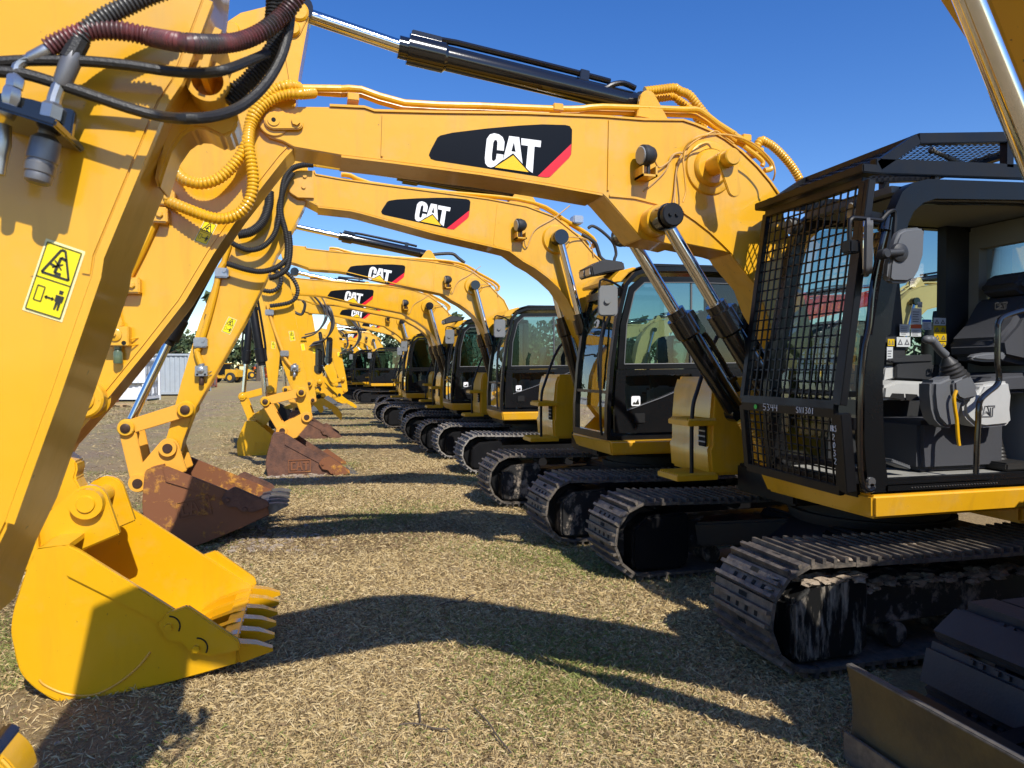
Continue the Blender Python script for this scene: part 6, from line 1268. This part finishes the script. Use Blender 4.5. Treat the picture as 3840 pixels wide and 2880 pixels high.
for i in range(260): a = rs_.gauss(0, .35); clod(-.62+a+.2, 7.55+rs_.gauss(.2, .35), rs_.uniform(.006, .03))
for i in range(120): clod(-.2+rs_.gauss(0, .3), 12.4+rs_.gauss(0, .25), rs_.uniform(.01, .04))
tag(mb.build('loose_soil', M['mud']), 'small clods of pale dry soil by the bucket teeth and track ends', 'soil', kind='stuff')
# twigs lying on the lawn
for i, pts in enumerate((['KA', (640, 600), (720, 580), (780, 585), (830, 550), (865, 535)], ['KA', (375, 1380), (430, 1370), (510, 1375), (600, 1400), (700, 1410)], ['KA', (500, 1230), (508, 1290), (515, 1360)], ['KA', (860, 1270), (950, 1360), (1010, 1450), (1100, 1560)])):
    k_ = pts[0]; mb = MB(); mb.tube([WZ(*P(k_, *q), .02) for q in pts[1:]], .004, 6); o_ = [WZ(*P(k_, *q), .02) for q in pts[1:]][0]
    tag(mb.build('fallen_twig', M['bark'], loc=(o_.x, o_.y, 0)), ('thin dark twig on the grass by the bare sandy patch', 'dark crooked twig lying flat on the lawn', 'short dark twig lying across the crooked one', 'long thin straw stalk lying straight on the lawn')[i], 'twig', 'twigs on the lawn')
# sandy patches
# ------------------------------------------------------------------ far field
def corrugated(b, a, c, z0, z1, n=14, dep=.05, m=0):
    a = Vector(a); c = Vector(c); d = c-a; nr = Vector((-d.y, d.x, 0)).normalized(); pr = []
    for i in range(n):
        for t, o in ((0, 0), (.3, 0), (.5, dep), (.8, dep)): pr.append(a+d*((i+t)/n)+nr*o)
    pr.append(c); v = [(p.x, p.y, z0) for p in pr]+[(p.x, p.y, z1) for p in pr]; k = len(pr); b.add(v, [(i, i+1, k+i+1, k+i) for i in range(k-1)], m)
def container(label, P0, dirv, L, Wd, H, mt, doors=True):
    """P0: near corner on the door end; dirv runs along the length away from the doors"""
    P0 = Vector((P0[0], P0[1], 0)); d = Vector((dirv[0], dirv[1], 0)).normalized(); s = Vector((-d.y, d.x, 0))
    r = thing('shipping_container', label, 'container', P0+d*L/2+s*Wd/2, 'shipping containers in the field')
    b = MB(); z0 = .12
    corrugated(b, P0+s*.02, P0+d*L+s*.02, z0+.14, H-.1, int(L*3.4)); corrugated(b, P0+d*L-d*.02, P0+d*L+s*Wd-d*.02, z0+.14, H-.1, 8); corrugated(b, P0+d*L+s*(Wd-.02), P0+s*(Wd-.02), z0+.14, H-.1, int(L*3.4))
    for a, c in ((P0, P0+d*L), (P0+d*L, P0+d*L+s*Wd), (P0+d*L+s*Wd, P0+s*Wd), (P0+s*Wd, P0)):
        b.bar(a+Vector((0, 0, z0+.07)), c+Vector((0, 0, z0+.07)), .12, .16); b.bar(a+Vector((0, 0, H-.06)), c+Vector((0, 0, H-.06)), .12, .12)
    for q in (P0, P0+d*L, P0+d*L+s*Wd, P0+s*Wd): b.bar(q+Vector((0, 0, 0)), q+Vector((0, 0, H+.01)), .16, .16, up=d)
    b.add([tuple(q+Vector((0, 0, H-.03))) for q in (P0, P0+d*L, P0+d*L+s*Wd, P0+s*Wd)], [(0, 1, 2, 3)]); b.build('shell', M[mt], r)
    for k in (0, 1):
        a = P0+s*(.06+k*(Wd-.12)/2); c = P0+s*(.04+(k+1)*(Wd-.12)/2); b = MB()
        v0 = [a+Vector((0, 0, .30)), c+Vector((0, 0, .30)), c+Vector((0, 0, H-.12)), a+Vector((0, 0, H-.12))]; b.add([tuple(q+d*.03) for q in v0], [(0, 1, 2, 3)])
        for i in range(4): b.bar(a.lerp(c, .5)+d*.01+Vector((0, 0, .55+i*.55))-s*.35, a.lerp(c, .5)+d*.01+Vector((0, 0, .55+i*.55))+s*.35, .05, .32)
        dr = b.build('container_door', M[mt], r); b = MB()
        for t in (.3, .7): b.cyl(a.lerp(c, t)-d*.05+Vector((0, 0, .25)), a.lerp(c, t)-d*.05+Vector((0, 0, H-.1)), .025, n=8)
        for t in (.3, .7): b.bar(a.lerp(c, t)-d*.06+Vector((0, 0, 1.1)), a.lerp(c, t)-d*.06+s*.28+Vector((0, 0, 1.05)), .03, .06)
        b.build('locking_bar', M['steel'], dr)
    return r
def gp(k_, x, y): u, v = P(k_, x, y); p = WZ(u, v, 0); return (p.x, p.y)
g1_ = gp('L1', 680, 1378)
container('white shipping container with grey doors, beside the dark metal table', g1_, (-1, .12), 6.0, 2.4, 2.30, 'contw')
g2_ = gp('L1', 800, 1318); container('pale grey corrugated shipping container just behind the white one', (g2_[0]+1.9, g2_[1]+.5), (-1, .12), 6.0, 2.4, 2.75, 'contg')
g3_ = gp('L1', 935, 1283); container('grey shipping container with dark louvred doors at the far end of the three pale ones', (g3_[0]+1.8, g3_[1]+3.0), (-1, .12), 6.0, 2.4, 2.85, 'contg')
g4_ = gp('L1', 1085, 1240); container('rust red shipping container behind the grey ones', (g4_[0]+1.4, g4_[1]+6), (-1, .12), 6.0, 2.4, 2.7, 'contr')
tp = gp('L1', 320, 1405); t = thing('metal_table', 'dark metal work table in front of the white container', 'table', (tp[0], tp[1], 0)); mb = MB(); mb.box(tp[0]-1.0, tp[0]+.7, tp[1], tp[1]+.9, .95, 1.0); mb.build('tabletop', M['table'], t)
for sx_ in (-.95, .62):
    for sy_ in (.02, .84): mb = MB(); mb.box(tp[0]+sx_, tp[0]+sx_+.07, tp[1]+sy_, tp[1]+sy_+.06, 0, .948); mb.build('leg', M['table'], t)
mb = MB(); mb.box(tp[0]-.9, tp[0]+.62, tp[1]+.3, tp[1]+.5, .30, .36); mb.build('stretcher', M['table'], t)
mb = MB(); mb.box(tp[0]-1.15, tp[0]-.55, tp[1]-.6, tp[1]-.2, .0, .28, .02); mb.box(tp[0]-1.0, tp[0]-.7, tp[1]-.55, tp[1]-.25, .281, .5, .02); tag(mb.build('engine_part', M['contr'], loc=(tp[0]-.85, tp[1]-.4, 0)), 'small red machine part on the ground by the table', 'machine part')
pp = gp('L1', 175, 1475); mb = MB(); 
for i in range(4): mb.box(pp[0]-.5, pp[0]+.6, pp[1]+i*.22, pp[1]+i*.22+.12, .10, .13)
for i in range(3): mb.box(pp[0]-.45+i*.45, pp[0]-.35+i*.45, pp[1], pp[1]+.8, 0, .098)
tag(mb.build('wooden_pallet', M['wood'], loc=(pp[0], pp[1]+.4, 0)), 'small raw wooden pallet on the turf near the table', 'pallet')
def loader(label, p, s=1.0, ang=0):
    r = thing('wheel_loader', label, 'loader', (p[0], p[1], 0), 'wheeled yellow machines far across the field'); Mx = Matrix.Translation((p[0], p[1], 0)) @ Matrix.Rotation(ang, 4, 'Z') @ Matrix.Scale(s, 4)
    def bl(mb, nm, mt, par=r): return mb.xf(Mx).build(nm, M[mt], par)
    mb = MB(); mb.prism([(-3.2, .9), (-3.3, 1.9), (-2.9, 2.1), (-1.1, 2.15), (-1.0, .9)], -.8, .8, .06); mb.prism([(.3, .8), (.4, 1.8), (1.2, 2.2), (2.4, 1.6), (2.6, .8)], -.6, .6, .06); mb.box(-1.2, .5, -.5, .5, .7, 1.2, .03); bl(mb, 'body', 'yel')
    mb = MB(); mb.prism([(-1.1, 1.3), (-1.15, 2.9), (-.9, 3.0), (.1, 3.0), (.25, 2.8), (.35, 1.3)], -.65, .65, .05); cb_ = bl(mb, 'cab', 'bsat'); mb = MB(); mb.box(-1.2, .35, -.7, .7, 3.005, 3.10, .03); bl(mb, 'roof', 'yel', cb_)
    mb = MB(); mb.prism([(-.95, 1.9), (-.98, 2.8), (0, 2.8), (.12, 1.9)], -.66, -.652); bl(mb, 'window', 'mglass', cb_)
    mb = MB(); mb.bar((1.2, -.5, 1.9), (3.3, -.5, .7), .18, .3, bev=.02); mb.bar((1.2, .5, 1.9), (3.3, .5, .7), .18, .3, bev=.02); bl(mb, 'lift_arm', 'bsat')
    mb = MB(); mb.strip([(3.2, 1.3), (3.0, .8), (3.1, .35), (3.6, .2), (4.3, .2)], -1.4, 1.4, .06, side=-1); bl(mb, 'bucket', 'yel')
    for x_ in (-2.2, 1.7):
        for y_ in (-1.15, .55):
            mb = MB(); mb.lathe((x_, y_, .82), (0, 1, 0), [(0, .45), (0, .75), (.08, .82), (.52, .82), (.6, .75), (.6, .45)], 24); w_ = bl(mb, 'wheel', 'tyre'); mb = MB(); mb.lathe((x_, y_-.02, .82), (0, 1, 0), [(0, .15), (.0, .40), (.05, .45), (.60, .45), (.64, .40), (.64, .15)], 18); bl(mb, 'rim', 'yel', w_)
    return r
loader('nearest of the far yellow wheel loaders, beside the far stick', gp('L1', 1500, 1158), .8, 2.6); loader('middle wheel loader with big tyres facing across the field', gp('L1', 1600, 1138), .85, 1.1); loader('farthest wheel loader before the orange bin', gp('L1', 1760, 1108), .8, .5)
q = gp('L1', 1910, 1020); q = (q[0], min(q[1], 150)); 
sc_ = 150.0; q = W(*P('L1', 1910, 1000), sc_); bn = thing('orange_bin', 'orange and white bin at the edge of the field under the trees', 'bin', (q.x, sc_, 0)); mb = MB(); mb.prism([(q.x-1.7, .1), (q.x-2.0, 2.2), (q.x+3.4, 2.2), (q.x+3.1, .1)], sc_, sc_+2.5, .1); mb.build('tub', M['orange'], bn)
mb = MB(); mb.prism([(q.x-1.7, 2.21), (q.x-1.2, 2.7), (q.x+.6, 2.8), (q.x+1.6, 2.21)], sc_+.2, sc_+2.3, .05); mb.build('load', M['contw'], bn)
# second row, across the lane on the cab side: copies of a whole machine turned about
NOFAR = ('hose', 'ribbed_hose')
RM = {'yellow_paint': M['cream'], 'yellow_paint_fresh': M['cream']}
for i, (x, y, lab, rm, rz) in enumerate(((12.2, 5.2, 'pale yellow excavator nearest across the lane, behind the open cab', RM, 0), (11.6, 9.4, 'pale yellow excavator second nearest across the lane', RM, 3), (11.9, 13.2, 'pale yellow excavator beside the red one, on its nearer flank', RM, -2),
                              (11.7, 17.0, 'red excavator across the lane seen through the cab glass', {'yellow_paint': M['redp'], 'yellow_paint_fresh': M['redp'], 'chipped_yellow_paint': M['redp'], 'yellow_paint_faded': M['redp']}, -25), (12.0, 21.0, 'pale yellow excavator beside the red one, on its farther flank', RM, 2), (11.6, 25.0, 'pale yellow excavator seen through the third cab', RM, 0),
                              (11.9, 29.0, 'pale yellow excavator second farthest across the lane', RM, 0), (11.8, 33.5, 'pale yellow excavator farthest across the lane', RM, 0))):
    c = dup_tree(rH, None, rm, ('boom_decal', 'warning_sticker', 'door_sticker')+NOFAR); c.location = (x, y, 0); c.rotation_euler.z = R(180+rz); c['label'] = lab; c['group'] = 'excavators across the lane'
# trees
def tree(label, x, y, h, w, dens=900, mats=('leafd', 'leafm', 'leafl'), bare=.25, group='trees along the field edge', seed=0):
    rs = random.Random(seed); r = thing('broadleaf_tree', label, 'tree', (x, y, 0), group); mb = MB()
    mb.tube([(x, y, 0), (x+w*.02, y, h*.2), (x-w*.03, y, h*.5), (x, y, h*.8)], h*.022, 8)
    for i in range(7):
        a = rs.uniform(0, 6.28); z = h*rs.uniform(.25, .65); mb.tube([(x, y, z), (x+math.cos(a)*w*.22, y+math.sin(a)*w*.22, z+h*.12), (x+math.cos(a)*w*.42, y+math.sin(a)*w*.42, z+h*.2)], h*.009, 6)
    mb.build('trunk', M['bark'], r); cl = [(x+rs.gauss(0, .26)*w, y+rs.gauss(0, .26)*w, h*min(.98, max(bare, rs.gauss(.62, .2))), w*rs.uniform(.10, .24)) for _ in range(26)]; mb = MB(); s_ = h*.05
    for i in range(dens):
        c = rs.choice(cl); d = Vector((rs.gauss(0, 1), rs.gauss(0, 1), rs.gauss(0, 1))).normalized()*c[3]*rs.uniform(.4, 1.05); p = Vector(c[:3])+Vector((d.x, d.y, d.z*.75)); u = Vector((rs.gauss(0, 1), rs.gauss(0, 1), rs.gauss(0, 1))).normalized(); v = u.orthogonal().normalized(); q = s_*rs.uniform(.5, 1.2)
        mb.add([p-u*q-v*q*.5, p+u*q*.2-v*q, p+u*q+v*q*.3, p-u*q*.1+v*q*.8], [(0, 1, 2, 3)], rs.choices((0, 1, 2), (5, 4, 2))[0])
    mb.build('crown', [M[k] for k in mats], r, flat=True)
tp_ = W(*P('L1', 1960, 900), 110.0)
tree('tall dark tree standing alone beyond the wheel loaders', tp_.x, 110, 15.5, 8, 1500, seed=5)
k = 0
for x_, y_, h_, w_ in ((-46, 150, 9, 12), (-37, 155, 10, 12), (-28, 150, 9.5, 11), (-19, 158, 9, 13), (-12, 150, 7.5, 11), (-4, 155, 8.5, 12), (4, 150, 8, 12), (13, 156, 9.5, 13), (22, 150, 9, 12), (32, 150, 10, 13), (43, 150, 11, 14), (55, 146, 11, 14), (68, 140, 11, 15), (82, 132, 11, 15), (96, 120, 11, 15), (108, 106, 11, 15), (118, 90, 11, 15), (124, 72, 11, 14)):
    tree('leafy tree in the distant tree line behind the machines', x_, y_, h_, w_, 1300, seed=20+k, bare=.04); k += 1
for x_, y_, h_, w_, lab in ((18, 62, 6.5, 7, 'dark bushy tree showing above the farthest cab roofs'), (9.6, 60, 6.2, 5, 'small dark tree between the farthest cab and the arch above it')): tree(lab, x_, y_, h_, w_, 900, seed=60+k, bare=.08); k += 1
# ------------------------------------------------------------------ light, sky, camera
sc = bpy.context.scene
S_ = Vector((.20, -1.03, 1.0)).normalized(); elev = math.asin(S_.z); az_ = math.atan2(S_.x, S_.y)
w = bpy.data.worlds.new('World'); sc.world = w; w.use_nodes = True; N = w.node_tree.nodes; L = w.node_tree.links
sky = N.new('ShaderNodeTexSky'); sky.sky_type = 'NISHITA'; sky.sun_disc = False; sky.sun_elevation = elev; sky.sun_rotation = az_; sky.air_density = SKY[0]; sky.dust_density = SKY[1]; sky.ozone_density = SKY[2]; sky.altitude = 0
hs = N.new('ShaderNodeHueSaturation'); hs.inputs['Hue'].default_value = .515; hs.inputs['Saturation'].default_value = SKY[4]; hs.inputs['Value'].default_value = SKY[5]; L.new(sky.outputs[0], hs.inputs['Color']); L.new(hs.outputs[0], N['Background'].inputs['Color']); N['Background'].inputs['Strength'].default_value = SKY[3]
ld = bpy.data.lights.new('sun', 'SUN'); ld.energy = SUN; ld.angle = R(.53); ld.color = (1.0, .955, .87); lo_ = bpy.data.objects.new('sun', ld); C.objects.link(lo_); lo_.rotation_euler = S_.to_track_quat('Z', 'Y').to_euler(); lo_.location = (3, -12, 14)
cd = bpy.data.cameras.new('camera'); cd.sensor_width = 36; cd.lens = FPX/3840*36; cd.clip_start = .05; cd.clip_end = 3000; co = bpy.data.objects.new('camera', cd); C.objects.link(co); co.location = EYE; co.rotation_euler = (math.pi/2-PIT, 0, -YAW); sc.camera = co
cd.dof.use_dof = True; cd.dof.focus_distance = 6.0; cd.dof.aperture_fstop = 9.0
sc.view_settings.view_transform = 'Standard'; sc.view_settings.look = 'None'; sc.view_settings.exposure = EXPO; sc.view_settings.gamma = 1
cy = sc.cycles; cy.use_denoising = True; cy.max_bounces = 7; cy.transparent_max_bounces = 24; cy.glossy_bounces = 4; cy.diffuse_bounces = 3; cy.use_adaptive_sampling = True; cy.adaptive_threshold = .015; cy.caustics_reflective = False; cy.caustics_refractive = False
